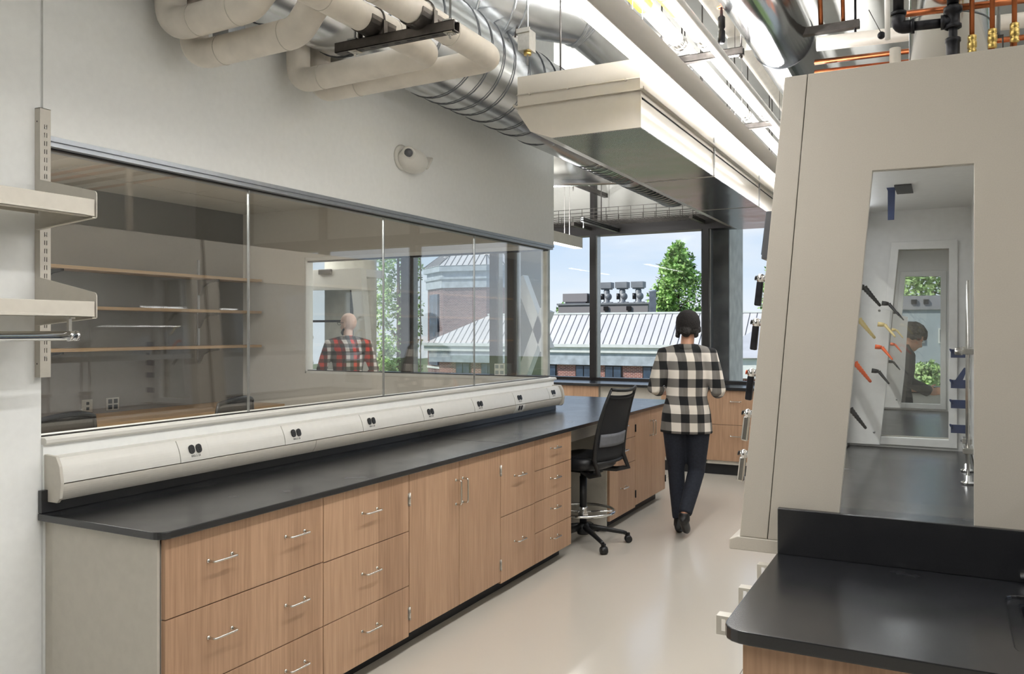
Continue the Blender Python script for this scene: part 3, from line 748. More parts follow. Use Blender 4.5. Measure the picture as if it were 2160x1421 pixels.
def standard(y):
    t=thing('slotted_upright','slotted cream upright on the left wall','shelf upright',(-2.955,y,1.418),'slotted uprights on the left wall') if y>1 else thing('slotted_upright','slotted cream upright near the camera on the left wall','shelf upright',(-2.955,y,1.418),'slotted uprights on the left wall')
    m=MB(); x=-2.938; z0,z1=1.418,2.408
    # face plate with two rows of real slots built as strips
    zs=[]; z=z0+.06
    while z<z1-.05: zs.append((z,z+.017)); z+=.0305
    cols=[y-.022,y-.0055,y-.0025,y+.0025,y+.0055,y+.0135+.006]
    m.box(x-.002,x,cols[0],cols[1],z0,z1); m.box(x-.002,x,cols[2],cols[3],z0,z1); m.box(x-.002,x,cols[4],cols[5],z0,z1)
    prev=z0
    for a,b in zs:
        m.box(x-.002,x,cols[1],cols[2],prev,a); m.box(x-.002,x,cols[3],cols[4],prev,a); prev=b
    m.box(x-.002,x,cols[1],cols[2],prev,z1); m.box(x-.002,x,cols[3],cols[4],prev,z1)
    m.box(XW,x-.001,y-.022,y-.0195,z0,z1); m.box(XW,x-.001,cols[5]-.0025,cols[5],z0,z1); m.box(XW,x,y-.022,cols[5],z1-.002,z1)
    build('channel',m,'lam',t)
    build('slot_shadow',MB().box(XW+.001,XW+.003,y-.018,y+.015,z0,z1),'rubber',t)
    for z in (z0+.075,(z0+z1)/2+.03,z1-.072): build('screw',MB().lathe([(.004,0),(.0035,.0015),(0,.002)],(x,y,z),(1,0,0),n=10),'chrome',t)
    build('screw_hole',MB().lathe([(.003,0),(.003,.0006)],(-2.955,y-.0222,z0+.05),(0,-1,0),n=10).lathe([(.003,0),(.003,.0006)],(-2.955,y-.0222,z1-.05),(0,-1,0),n=10),'rubber',t)
standard(1.918); standard(.5)
t=thing('hanging_rail','polished chrome hanging rail under the lower cream shelf','rail',(-2.65,1.2,1.55))
build('rail',MB().tube([(-2.66,.4,1.572),(-2.66,1.84,1.572)],.0165,n=24),'chrome',t)
build('end_ring',MB().lathe([(.0185,0),(.0185,.012)],(-2.66,1.815,1.572),(0,1,0),n=24).lathe([(.0175,0),(.0175,.01),(.012,.014),(0,.015)],(-2.66,1.84,1.572),(0,1,0),n=24),'chrome',t)
build('hanger',MB().box(-2.666,-2.654,1.815,1.826,1.589,1.633).box(-2.68,-2.64,1.812,1.829,1.630,1.636),'steel',t)
# ============================================================ WALL SENSOR
sc=thing('wall_camera','white egg-shaped camera on the wall over the glass','camera',(XW,4.27,2.65))
cc=Vector((XW,4.27,2.655))
build('base',MB().lathe([(.078,0),(.078,.012),(.07,.02)],(XW,4.22,2.655),(1,0,0),n=28),'white',sc)
def egg(c,rx,ry,rz):
    return MB().ball(c,1,n=28,m=18,sc=(rx,ry,rz))
build('body',egg((XW+.035,4.29,2.645),.075,.135,.078),'white',sc)
build('eye_ring',MB().lathe([(.040,0),(.042,.022),(.034,.032),(.028,.028)],(XW+.062,4.205,2.672),Vector((.62,-.75,-.05)),n=28),'white',sc)
build('lens',MB().lathe([(.029,0),(.022,.012),(.014,.016),(0,.018)],(XW+.077,4.186,2.671),Vector((.62,-.75,-.05)),n=24),'screen',sc)
build('tail_fin',MB().hexa([(XW+.02,4.40,2.615),(XW+.07,4.41,2.61),(XW+.06,4.43,2.61),(XW+.01,4.42,2.615),(XW+.03,4.43,2.70),(XW+.09,4.45,2.69),(XW+.075,4.47,2.69),(XW+.02,4.45,2.70)]),'white',sc,bev=.012)
# ============================================================ OFFICE FURNITURE
t=thing('office_desk','long wood-look desk along the grey office wall','desk',(-6.1,3.5,0))
build('desk_top',MB().box(-6.495,-5.75,.4,6.2,.84,.872),'deskwood',t,bev=.002)
build('desk_front',MB().box(-6.1,-6.08,.4,6.2,0,.84),'lam',t)
for z,l in ((2.105,'top wooden shelf on the grey office wall'),(1.783,'middle wooden shelf on the grey office wall'),(1.44,'bottom wooden shelf on the grey office wall')):
    s=thing('wood_shelf',l,'shelf',(-6.35,5,z-.02),'wooden shelves in the office')
    build('board',MB().box(-6.47,-6.18,1.0,6.33,z-.02,z+.006),'deskwood',s)
    for y in (2.6,4.2,5.8):
        b=MB(); b.prism([(-6.485,z-.02),(-6.22,z-.02),(-6.22,z-.04),(-6.36,z-.055),(-6.43,z-.09),(-6.46,z-.15),(-6.485,z-.17)],'y',y-.012,y+.012)
        build('bracket',b,'black',s)
for y,l in ((2.6,'near'),(4.2,'middle'),(5.8,'far')):
    tag(build('shelf_rail',MB().box(-6.498,-6.486,y-.012,y+.012,1.30,2.28),'alu'),'%s slotted metal strip holding the office shelves'%l,'shelf rail','metal strips behind the office shelves')
s=thing('ceiling_diffuser','square metal air diffuser in the office ceiling','vent',(-5.0,4.7,2.79))
build('frame',MB().ringplate([(-5.3,4.08),(-4.7,4.08),(-4.7,4.68),(-5.3,4.68)],[(-5.24,4.14),(-4.76,4.14),(-4.76,4.62),(-5.24,4.62)],'z',2.785,2.80),'alu',s)
build('panel',MB().box(-5.22,-4.78,4.16,4.60,2.78,2.795),'strutlight',s)
s=thing('wall_socket','steel four-socket plate on the office wall','socket',(-6.49,4.85,.9))
build('plate',MB().box(-6.499,-6.494,4.79,4.92,.89,1.00),'steel',s,bev=.002)
build('receptacle',MB().box(-6.494,-6.489,4.81,4.845,.90,.938).box(-6.494,-6.489,4.865,4.90,.90,.938).box(-6.494,-6.489,4.81,4.845,.95,.988).box(-6.494,-6.489,4.865,4.90,.95,.988),'black',s)
s=thing('wall_socket','steel data plate on the office wall, left of the sockets','socket',(-6.49,4.6,.9))
build('plate',MB().box(-6.499,-6.494,4.56,4.66,.89,1.00),'steel',s,bev=.002)
build('jack',MB().box(-6.494,-6.49,4.60,4.625,.91,.935).box(-6.494,-6.49,4.60,4.625,.955,.98),'black',s)
s=thing('wall_socket','pale four-socket plate low beside the end glass of the office','socket',(-3.6,6.38,1.05))
build('plate',MB().box(-3.50,-3.40,6.383,6.389,1.20,1.30),'white',s)
build('receptacle',MB().box(-3.49,-3.46,6.378,6.383,1.21,1.24).box(-3.44,-3.41,6.378,6.383,1.21,1.24).box(-3.49,-3.46,6.378,6.383,1.26,1.29).box(-3.44,-3.41,6.378,6.383,1.26,1.29),'alu',s)
s.location.z+=0
for i,y in enumerate((1.2,3.9)):  # unseen panels added to brighten the office
    s=tag(build('office_fill_light',MB().box(-4.9,-4.3,y,y+1.2,2.775,2.797),'officefill'),('near' if i==0 else 'far')+' added light panel in the office ceiling, out of view','ceiling light','added office fill lights')
    arealamp(s,(-4.6,y+.6,2.770),.58,1.18,OFFICE)
    if i: s.location.x=-3.55; s.location.y=.2
def office_chair(label,loc,rot):
    t=thing('office_chair',label,'chair',(0,0,0),'mesh office chairs')
    bk=[]
    m=MB()
    # curved mesh back
    n=14; mm=10; vs=[];fs=[]
    for i in range(n+1):
        for j in range(mm+1):
            u=-1+2*i/n; v=j/mm; x=u*(.21+.03*math.sin(v*PI)); y=-.23-.05*v+.05*(1-u*u)*-1+.0; z=.53+.46*v-.015*u*u*v*2
            vs.append((x,y,z))
    for i in range(n):
        for j in range(mm): a=i*(mm+1)+j; fs.append((a,a+mm+1,a+mm+2,a+1))
    m.add(vs,fs,True); o=build('mesh_back',m,'officemesh',t); sm=o.modifiers.new('th','SOLIDIFY'); sm.thickness=.006
    ed=[vs[i*(mm+1)] for i in range(n+1)]+[vs[n*(mm+1)+j] for j in range(1,mm+1)]+[vs[i*(mm+1)+mm] for i in range(n-1,-1,-1)]+[vs[j] for j in range(mm-1,0,-1)]
    build('back_frame',MB().tube(ed,.014,n=8,closed=True),'black',t)
    build('seat',MB().prism(rounded([(-.25,-.22),(.25,-.22),(.25,.25),(-.25,.25)],[.08]*4),'z',.44,.50),'black',t,bev=.02)
    build('post',MB().tube([(0,0,.1),(0,0,.44)],.025,n=12).tube([(0,-.05,.42),(0,-.26,.45),(0,-.285,.6)],.02,n=8),'black',t)
    for k in range(5):
        a=2*PI*k/5+.3; build('base_leg',MB().tube([(0,0,.11),(math.cos(a)*.3,math.sin(a)*.3,.07)],[.025,.015],n=8),'black',t)
        build('caster',MB().lathe([(.026,-.02),(.03,-.012),(.03,.012),(.026,.02)],(math.cos(a)*.3,math.sin(a)*.3,.03),(-math.sin(a),math.cos(a),0),n=12),'black',t)
    t.location=loc; t.rotation_euler=(0,0,rot); t.scale=(1,1,1.1)
office_chair('mesh office chair at the left end of the desk, cut by the wall edge',(-4.98,3.16,0),PI/2+.1)
office_chair('mesh office chair with only its top showing near the first glass joint',(-4.98,4.50,0),PI/2+.2)
# ============================================================ PENDANTS
def pendant(label,x0,x1,y0,y1,z0,z1,wires=(),group='long pendant lights',hm='lam'):
    t=thing('pendant_light',label,'pendant light',((x0+x1)/2,(y0+y1)/2,z0),group)
    build('housing',MB().box(x0,x0+.006,y0,y1,z0,z1).box(x1-.006,x1,y0,y1,z0,z1).box(x0,x1,y0,y0+.006,z0,z1).box(x0,x1,y1-.006,y1,z0,z1).box(x0+.006,x1-.006,y0+.006,y1-.006,(z0+z1)/2-.01,(z0+z1)/2+.01),hm,t)
    build('lens',MB().box(x0+.005,x1-.005,y0+.006,y1-.006,z0-.004,z0+.02),'lens',t)
    build('uplight_lens',MB().box(x0+.012,x1-.012,y0+.02,y1-.02,z1-.03,z1-.004),'lensup',t)
    n=max(1,int((y1-y0)/2.2)); L=(y1-y0-.04)/n
    for i in range(n):
        yc=y0+.02+L*(i+.5)
        arealamp(t,((x0+x1)/2,yc,z0-.007),x1-x0-.012,L,LAMP)
        arealamp(t,((x0+x1)/2,yc,z1-.001),x1-x0-.024,L,UP,True)
    for w in wires:
        build('hanger_wire',MB().tube([(x1-.02,w,z1-.02),(x1-.02,w,CZ+.01)],.0018,n=6).tube([(x0+.02,w,z1-.02),(x0+.02,w,CZ+.01)],.0018,n=6),'strut',t)
    return t
pendant('long bright pendant light running over the aisle beside the overhead beams',-1.194,-1.11,-.4,8.2,2.75,2.88,(1.5,3.36,5.3,6.9),hm='pend')
pendant('short pendant light end showing past the wall corner by the window',-3.70,-3.60,6.9,8.62,2.515,2.63,(7.2,8.3))
pendant('pendant light seen through the glass above the brick tower',-4.86,-4.77,7.0,8.6,2.50,2.62,(7.3,8.3))
pendant('pendant light over the aisle on the right of the fume hoods',2.2,2.29,-.4,4.8,2.75,2.88,(0,2,4),)
pendant('pendant light in the bay behind the office',-7.9,-7.81,7.0,8.9,2.9,3.03,(7.4,8.6))
# ============================================================ OVERHEAD BEAM UNITS
PR=None
for i,(y0,l) in enumerate(((4.115,'nearest box of the three white overhead beams, end panel facing the camera'),(5.665,'middle box of the three white overhead beams'),(7.215,'farthest box of the three white overhead beams, by the window'))):
    y1=y0+1.53; xl,xr=-2.11,-1.392
    if PR: 
        c=dup(PR); c.location.y+=y0-4.115; c['label']=l; continue
    t=thing('overhead_beam',l,'overhead beam',((xl+xr)/2,(y0+y1)/2,2.64),'white overhead beam units'); PR=t
    poly=[(xr,2.642),(-1.90,2.642),(-2.03,2.69),(xl,2.805),(xl,2.832),(xr,2.832)]
    end=MB().prism(poly,'y',y0,y0+.012); end.prism(poly,'y',y1-.012,y1); build('end_panel',end,'beam',t)
    sb=MB(); sb.box(xr-.003,xr,y0+.012,y1-.012,2.642,2.790); sb.box(xr-.003,xr,y0+.012,y1-.012,2.802,2.832)
    sb.prism([(-1.90,2.642),(-2.03,2.69),(xl,2.805),(xl,2.832),(xl+.004,2.832),(xl+.004,2.807),(-2.028,2.694),(-1.90,2.646)],'y',y0+.012,y1-.012)
    build('side_panel',sb,'beam',t)
    build('perforated_panel',MB().box(-1.90,xr-.003,y0+.012,y1-.012,2.640,2.644),'perf',t)
    fl=MB(); fl.box(xl-.02,xr+.022,y0-.018,y1+.003,2.832,2.838); fl.box(xl-.02,xl-.015,y0-.018,y1,2.832,2.848); fl.box(xr+.017,xr+.022,y0-.018,y1,2.832,2.848); build('flange',fl,'beam',t)
    build('upper_box',MB().box(xl+.002,xr-.004,y0-.004,y1,2.838,3.0),'beam',t)
    rl=MB(); rl.tube([(xl,y0-.012,2.897),(xr,y0-.012,2.897)],.0035,n=8)
    for x in (xl+.08,-1.8,xr-.08): rl.lathe([(.008,0),(.006,.012)],(x,y0-.004,2.897),(0,-1,0),n=10)
    build('trim_rail',rl,'beam',t)
    build('seam_rib',MB().box(xr-.001,xr+.010,y1-.018,y1+.002,2.645,2.9),'strutlight',t)
    build('slot',MB().box(xr-.012,xr-.006,y0+.05,y1-.05,2.787,2.805),'rubber',t)
    for y in (y0+.25,y1-.25): build('hanger_rod',MB().tube([(xl+.15,y,3.0),(xl+.15,y,CZ+.01)],.005,n=8).tube([(xr-.15,y,3.0),(xr-.15,y,CZ+.01)],.005,n=8),'strut',t)
# ============================================================ DUCTS
def ringtube(m,c,ax,r,w=.0045):
    ax=Vector(ax).normalized(); a=ax.orthogonal().normalized(); b=ax.cross(a); c=Vector(c)
    m.tube([c+(a*math.cos(2*PI*k/36)+b*math.sin(2*PI*k/36))*r for k in range(36)],w,n=6,closed=True)
t=thing('main_duct','long round galvanized duct running above the partition wall','duct',(-2.6,4,2.95))
c1=Vector((-2.65,0,3.26)); c2=Vector((-2.45,0,3.09))
build('round_duct',MB().tube([(c1.x,-3.1,c1.z),(c1.x,5.55,c1.z),(c2.x,5.95,c2.z),(c2.x,8.25,c2.z)],[.30,.30,.235,.235],n=40),'galv',t)
rm=MB()
for y in (0.2,1.2,1.9,2.35,2.8,3.3,3.75,4.12,4.27,4.42,4.56,4.76,5.0,5.2,5.52): ringtube(rm,(c1.x,y,c1.z),(0,1,0),.301)
for y in [5.97+.105*k for k in range(9)]+[7.05+.1*k for k in range(12)]: ringtube(rm,(c2.x,y,c2.z),(0,1,0),.236,.0035)
build('seam_pattern',rm,'galvdark',t)
build('end_register',MB().tube([(c2.x,8.25,c2.z),(c2.x,8.31,c2.z)],[.245,.20],n=40),'galvdark',t)
br=MB(); br.tube(bendpath([(c1.x,4.75,c1.z),(c1.x+.02,4.75,3.75),(c1.x+.02,4.75,CZ)],.2,6),.27,n=32,up=(0,1,0)); build('riser',br,'galv',t)
cb=MB(); cb.tube([(c2.x,6.82,3.08),(-3.1,6.95,3.08),(-6.2,7.2,3.08)],[.22,.17,.15],n=32); build('branch',cb,'galv',t)
t=thing('upper_duct','large shiny duct crossing above and elbowing down behind the overhead beams','duct',(-2.3,4.8,3.3))
pp=bendpath([(-4.6,2.2,3.72),(-2.92,3.95,3.70),(-2.06,5.12,3.68),(-1.95,5.55,3.30),(-1.95,5.6,3.0)],.35,7)
pp=bendpath([(-2.968,3.9,3.70),(-2.06,5.0,3.70),(-1.75,5.38,3.42),(-1.70,5.45,3.0)],.30,7)
build('round_duct',MB().tube(pp,.255,n=40,up=(0,0.01,1)),'galv',t)
rm=MB()
for i,q in enumerate(pp):
    if i in (1,3,6,8,10,12,14,16):
        d=(Vector(pp[min(i+1,len(pp)-1)])-Vector(pp[i-1])); ringtube(rm,q,d,.257,.008)
for s in (.25,.45,.62,.68): 
    q=Vector(pp[0]).lerp(Vector(pp[1]),s); ringtube(rm,q,Vector(pp[1])-Vector(pp[0]),.257,.009)
build('seam_pattern',rm,'galv',t)
build('hanger_strap',MB().tube([(-2.35,4.55,3.4),(-2.2,4.62,CZ)],.006,n=6),'strut',t)
t=thing('flat_duct','wide flat sheet metal plenum above the overhead beams','duct',(-1.9,6.2,3.05))
build('plenum',MB().box(-2.1,-1.42,5.3,8.4,3.06,3.24),'galv',t,bev=.01)
# junction bracket
t=thing('spring_hanger','small steel bracket with a brass nut hanging at the shiny duct','bracket',(-1.97,4.0,3.1))
build('bracket',MB().box(-2.03,-1.96,3.96,4.04,3.09,3.20).box(-2.035,-1.955,3.95,3.96,3.18,3.205),'steel',t,bev=.002)
build('nut',MB().lathe([(.022,0),(.022,.02)],(-1.99,4.0,3.072),n=6),'brass',t)
build('rod',MB().tube([(-1.99,4,3.02),(-1.99,4,CZ)],.006,n=8),'strutlight',t)
# ============================================================ WHITE INSULATED PIPES BY THE WALL
def pipe(label,pts,r,rad,mat='pipe',group='white insulated pipes',seamsat=(),name='insulated_pipe',cat='pipe'):
    pp=bendpath(pts,rad,9); xs=[p[0] for p in pts]; 
    t=thing(name,label,cat,tuple(pts[0]),group)
    build('jacket',MB().tube(pp,r,n=28),mat,t)
    m=MB()
    for (i,s) in seamsat:
        a,b=Vector(pts[i]),Vector(pts[i+1]); ringtube(m,a.lerp(b,s),b-a,r+.0005,.0018)
    if seamsat: build('seam_pattern',m,'lam',t)
    return t
pipe('highest white insulated pipe elbowing off the wall at top left',[(-2.86,2.41,CZ),(-2.86,2.41,2.855),(-2.42,2.41,2.865),(-2.10,2.41,3.12),(-2.10,2.41,CZ)],.064,.10,seamsat=((1,.35),(1,.85),(2,.3)))
pipe('second white insulated pipe from the left with a long diagonal bend up',[(-2.86,2.53,CZ),(-2.86,2.53,2.765),(-2.28,2.53,2.775),(-2.02,2.53,3.06),(-2.02,2.53,CZ)],.060,.10,seamsat=((1,.3),(1,.9),(2,.4)))
pipe('white insulated pipe looping off the wall and back over the steel channel, upper one',[(-2.86,3.18,CZ),(-2.86,3.18,2.830),(-2.07,3.18,2.847),(-2.07,-3.1,2.847)],.058,.085,seamsat=((1,.2),(2,.05),(2,.12),(2,.2)))
pipe('white insulated pipe looping off the wall and back over the steel channel, lower right one',[(-2.86,3.34,CZ),(-2.86,3.34,2.820),(-1.83,3.33,2.833),(-1.83,-3.1,2.833)],.055,.085,seamsat=((1,.25),(2,.06),(2,.14)))
# thin metal ducts behind the risers
for x,y,l in ((-2.80,2.62,'narrow vertical grey channel beside the left pipe risers'),(-2.84,3.42,'white square downpipe next to the middle pipe risers')):
    tag(build('wall_riser',MB().box(x-.05,x+.05,y,y+.10,2.86,CZ),'alu' if y<3 else 'pipewhite',bev=.006),l,'riser')
# trapeze strut
t=thing('pipe_trapeze','dark steel channel trapeze carrying the two looping pipes','pipe support',(-1.96,2.74,2.75))
x0,x1,y0,z0=-2.25,-1.668,2.72,2.744
m=MB(); m.box(x0,x1,y0,y0+.0025,z0,z0+.041); m.box(x0,x1,y0+.0385,y0+.041,z0,z0+.041); m.box(x0,x1,y0,y0+.010,z0+.0385,z0+.041); m.box(x0,x1,y0+.031,y0+.041,z0+.0385,z0+.041); m.box(x0,x1,y0,y0+.041,z0,z0+.0025)
build('channel',m,'strut',t)
m=MB()
for k in range(9):
    x=x0+.05+k*.06; m.prism(rounded([(x,y0+.014),(x+.028,y0+.014),(x+.028,y0+.027),(x,y0+.027)],[.006]*4,3),'z',z0-.0006,z0+.0002)
build('slot_hole',m,'rubber',t)
for x in (x0+.09,x1-.03):
    build('bolt',MB().tube([(x,y0+.02,z0-.022),(x,y0+.02,z0+.0)],.005,n=10).lathe([(.011,0),(.011,.009)],(x,y0+.02,z0-.010),n=6).box(x-.02,x+.02,y0,y0+.041,z0-.004,z0-.001),'steel',t)
    build('threaded_rod',MB().tube([(x,y0+.02,z0+.04),(x,y0+.02,CZ+.01)],.005,n=10).box(x-.022,x+.022,y0-.002,y0+.043,z0+.041,z0+.047),'strutlight',t)
for x,z in ((-2.07,2.847),(-1.83,2.833)):
    s=MB(); pts=[]
    for k in range(13):
        a=-PI*k/12; pts.append((x+.062*math.cos(a),z+.062*math.sin(a)))
    outer=pts; inner=[(x+.0585*math.cos(-PI*k/12),z+.0585*math.sin(-PI*k/12)) for k in range(13)]
    s.prism(outer+inner[::-1],'y',y0-.06,y0+.10); build('saddle',s,'strut',t)
    full=[(x+.0615*math.cos(2*PI*k/24),y0+.02,z+.0615*math.sin(2*PI*k/24)) for k in range(24)]
    build('strap',MB().tube(full,.004,n=6,closed=True).box(x-.066,x-.060,y0+.008,y0+.034,z0+.03,z0+.10).box(x+.060,x+.066,y0+.008,y0+.034,z0+.03,z0+.10),'strut',t)
# ============================================================ PIPES OVER THE AISLE
def straight(label,x,z,r,y0,y1,mat='pipewhite',group='white pipes above the pendant light',cuts=(),name='ceiling_pipe'):
    t=thing(name,label,'pipe',(x,(y0+y1)/2,z),group); ps=[y0]+sum([[c-.07,c+.07] for c in cuts],[])+[y1]
    for i in range(0,len(ps),2): build('jacket',MB().tube([(x,ps[i],z),(x,ps[i+1],z)],r,n=24),mat,t)
    for c in cuts:
        build('clamp',MB().tube([(x,c-.075,z),(x,c+.075,z)],r*.86,n=20).tube([(x,c-.012,z),(x,c+.012,z)],r*1.12,n=20),'chrome',t)
    return t
straight('white pipe with a yellow label, left one of the pair above the pendant',-1.315,3.2,.040,-3.1,9.6,cuts=(4.55,6.28,8.0))
straight('white pipe with a yellow label, right one of the pair above the pendant',-1.185,3.2,.042,-3.1,9.6,cuts=(4.55,6.28,8.0))
straight('thin white pipe running lowest just right of the labelled pair',-1.03,3.02,.026,-3.1,9.6)
straight('grey white pipe higher up behind the thin white pipe',-1.28,3.62,.05,-3.1,9.6,mat='pipe')
straight('pale high pipe beside the big silver duct',-1.12,3.66,.05,-3.1,9.6,mat='pipewhite')
straight('pale high pipe nearest the big silver duct',-.98,3.68,.045,-3.1,9.6,mat='pipe')
for x,z,l,yy in ((-1.315,3.2,'yellow printed pipe label on the left white pipe',3.82),(-1.185,3.2,'yellow printed pipe label on the right white pipe',3.95)):
    t=thing('pipe_label',l,'label',(x,yy,z),'yellow pipe labels')
    arcp=[]; R=.0435 if x<-1.2 else .0455
    P=[(x+R*math.cos(a),z+R*math.sin(a)) for a in [(-PI*.95)+PI*.95*k/10 for k in range(11)]]; Q=[(x+(R-.002)*math.cos(a),z+(R-.002)*math.sin(a)) for a in [(-PI*.95)+PI*.95*k/10 for k in range(11)]]
    build('band',MB().prism(P+Q[::-1],'y',yy-.12,yy+.12),'label',t)
    m=MB()
    for k in range(8):
        a=-PI*.32; y=yy-.10+k*.025
        m.hexa([(x+(R+.0004)*math.cos(a+q),y+dy,z+(R+.0004)*math.sin(a+q)) for q,dy in ((-.25,0),(-.25,.016),(.3,.016),(.3,0))]+[(x+(R+.001)*math.cos(a+q),y+dy,z+(R+.001)*math.sin(a+q)) for q,dy in ((-.25,0),(-.25,.016),(.3,.016),(.3,0))])
    build('lettering',m,'black',t)
for y,l in ((4.64,'nearest'),(6.38,'middle'),(8.1,'farthest')):
    t=thing('pipe_trapeze',l+' dark cross strut under the white ceiling pipes','pipe support',(-1.1,y,3.12),'cross struts under the white pipes')
    build('channel',MB().box(-1.50,-.985,y,y+.003,3.115,3.156).box(-1.50,-.985,y+.038,y+.041,3.115,3.156).box(-1.50,-.985,y,y+.041,3.115,3.118).box(-1.5,-.985,y,y+.01,3.153,3.156).box(-1.5,-.985,y+.031,y+.041,3.153,3.156),'strut',t)
    for x in (-1.45,-1.0): build('threaded_rod',MB().tube([(x,y+.02,3.10),(x,y+.02,CZ+.01)],.005,n=8).lathe([(.012,0),(.012,.012)],(x,y+.02,3.10),n=6),'strut',t)
t=thing('valve','small dark brass drain valve hanging between the ceiling pipes','valve',(-.985,4.15,3.05))
build('body',MB().lathe([(.012,0),(.018,.01),(.018,.06),(.012,.07),(.018,.08),(.018,.13),(.008,.14),(.005,.19)],(-.985,4.15,3.02),n=12),'iron',t)
build('wheel',MB().tube([(-.985+.02*math.cos(2*PI*k/12),4.15+.02*math.sin(2*PI*k/12),3.20) for k in range(12)],.004,n=6,closed=True),'orange',t)
pipe('white branch pipe crossing to the big silver duct',[(-1.28,5.6,3.5),(-.9,5.6,3.5)],.05,.03,mat='pipewhite',group='white pipes above the pendant light')
# big silver duct
t=thing('silver_duct','big polished silver duct running over the fume hood','duct',(-.883,3.5,3.2))
build('round_duct',MB().tube([(-.808,-3.1,3.232),(-.808,9.6,3.232)],.165,n=48),'silver',t)
rm=MB()
for y in (-1,1.2,3.1,4.85,6.6,8.4): ringtube(rm,(-.808,y,3.232),(0,1,0),.166,.004)
build('seam_pattern',rm,'galvdark',t)
# services above the hood
def run(label,name,pts,r,mat,cat='pipe',rad=.04,group=None,n=16):
    t=build(name,MB().tube(bendpath(pts,rad,6) if len(pts)>2 else pts,r,n=n),mat); return tag(t,label,cat,group)
run('white pipe along the ceiling above the hood','ceiling_pipe',[(-.58,4.5,3.06),(1.6,4.5,2.98)],.036,'pipe')
run('white vertical drop pipe coming down to the hood top','drop_pipe',[(-.215,4.5,2.98),(-.215,4.5,2.40)],.026,'pipe')
for i,(z,mt,l) in enumerate(((2.985,'copper','upper copper tube behind the white drop pipe'),(2.93,'copper','lower copper tube behind the white drop pipe'),(2.87,'iron','black pipe below the copper tubes'))):
    run(l,'copper_tube' if mt=='copper' else 'black_pipe',[(-.62,4.72,z+.05),(2.4,4.72,z-.02)],.014 if mt=='copper' else .017,mt)
run('thin copper tube right behind the black pipe','copper_tube',[(-.5,4.78,2.86),(2.4,4.78,2.80)],.01,'copper')
t=thing('pipe_support_channel','dark strut holding rising copper tubes right of the silver duct','pipe support',(-.45,4.0,2.95))
build('channel',MB().box(-.70,-.387,4.6,4.641,3.15,3.192),'strut',t,bev=.003)
build('threaded_rod',MB().tube([(-.408,4.62,3.13),(-.408,4.62,CZ)],.006,n=8),'iron',t)
run('copper tube rising from the dark strut, left one','copper_tube',[(-.575,4.62,3.18),(-.61,4.62,CZ)],.012,'copper')
run('copper tube rising from the dark strut, right one','copper_tube',[(-.466,4.62,3.18),(-.49,4.62,CZ)],.010,'copper')
run('thin pale conduit rising behind the dark strut','conduit',[(-.235,4.25,2.95),(-.25,4.25,CZ)],.012,'pipewhite')
t=thing('pipe_stub','small black cap with a wire at the foot of the pale conduit','fitting',(-.26,4.3,2.97))
build('cap',MB().ball((-.265,4.3,2.99),.018),'iron',t); build('wire',MB().tube([(-.265,4.3,3.0),(-.32,4.3,3.12)],.002,n=6),'strut',t)
# exhaust riser
t=thing('exhaust_duct','vertical stainless exhaust duct rising from the hood top','duct',(.012,3.05,2.365))
build('round_duct',MB().tube([(.012,3.08,2.366),(.012,3.08,CZ)],.117,n=48),'silver',t)
rm=MB(); ringtube(rm,(.012,3.08,2.60),(.12,0,1),.1185,.003); ringtube(rm,(.012,3.08,2.375),(0,0,1),.12,.004); build('seam_pattern',rm,'galvdark',t)
# black iron gas pipe
t=thing('gas_pipe','black iron pipe assembly with elbow and union at the hood top','pipe',(.0,2.85,2.37))
build('pipe',MB().tube([(-.127,2.85,CZ),(-.127,2.85,2.57)],.0155,n=16).tube([(-.10,2.85,2.532),(.0,2.85,2.527)],.0145,n=16).tube([(.023,2.85,2.366),(.023,2.85,2.6)],.0125,n=16).tube([(.023,2.85,2.58),(.023,2.85,CZ)],.0165,n=16),'iron',t)
build('elbow',MB().tube(bendpath([(-.127,2.85,2.58),(-.127,2.85,2.533),(-.085,2.85,2.532)],.035,6),.020,n=16).lathe([(.023,0),(.023,.010)],(-.127,2.85,2.572),n=16).lathe([(.023,0),(.023,.010)],(-.092,2.85,2.532),(1,0,0),n=16),'iron',t)
build('tee',MB().lathe([(.020,-.03),(.024,-.028),(.024,-.018),(.019,-.015),(.019,.015),(.026,.02),(.026,.035),(.02,.038)],(.023,2.85,2.535),n=16).lathe([(.022,0),(.022,.012),(.018,.014),(.018,.03)],(-.010,2.85,2.529),(1,0,0),n=16),'iron',t)
build('union',MB().lathe([(.018,0),(.022,.004),(.022,.012),(.019,.016),(.019,.055),(.022,.06),(.022,.07),(.018,.073)],(.023,2.85,2.405),n=14),'iron',t)
run('horizontal copper pipe crossing in front of the exhaust duct','copper_tube',[(-.11,2.93,2.60),(.24,2.93,2.585)],.0105,'copper')
for i,(x,z,l) in enumerate(((.0735,2.43,'leftmost'),(.1265,2.44,'middle'),(.183,2.448,'rightmost'))):
    t=thing('copper_drop',l+' of the three copper drops with brass unions above the hood','pipe',(x,2.85,2.365),'copper drops with brass unions')
    build('tube',MB().tube([(x,2.85,2.366),(x,2.85,CZ)],.007,n=14),'copper',t)
    build('union',MB().lathe([(.0085,0),(.0125,.002),(.0125,.016),(.010,.018),(.0135,.021),(.0135,.040),(.0105,.042),(.0125,.045),(.0125,.058),(.008,.06)],(x,2.85,z-.012),n=6),'brass',t)
    build('lever',MB().hexa([(x-.012,2.842,z-.02),(x-.008,2.842,z-.022),(x-.008,2.85,z-.022),(x-.012,2.85,z-.02),(x-.004,2.842,z+.01),(x,2.842,z+.008),(x,2.85,z+.008),(x-.004,2.85,z+.01)]),'copper',t)
t=thing('clevis_hanger','grey clevis hanger between the copper drops','hanger',(.155,3.3,2.5))
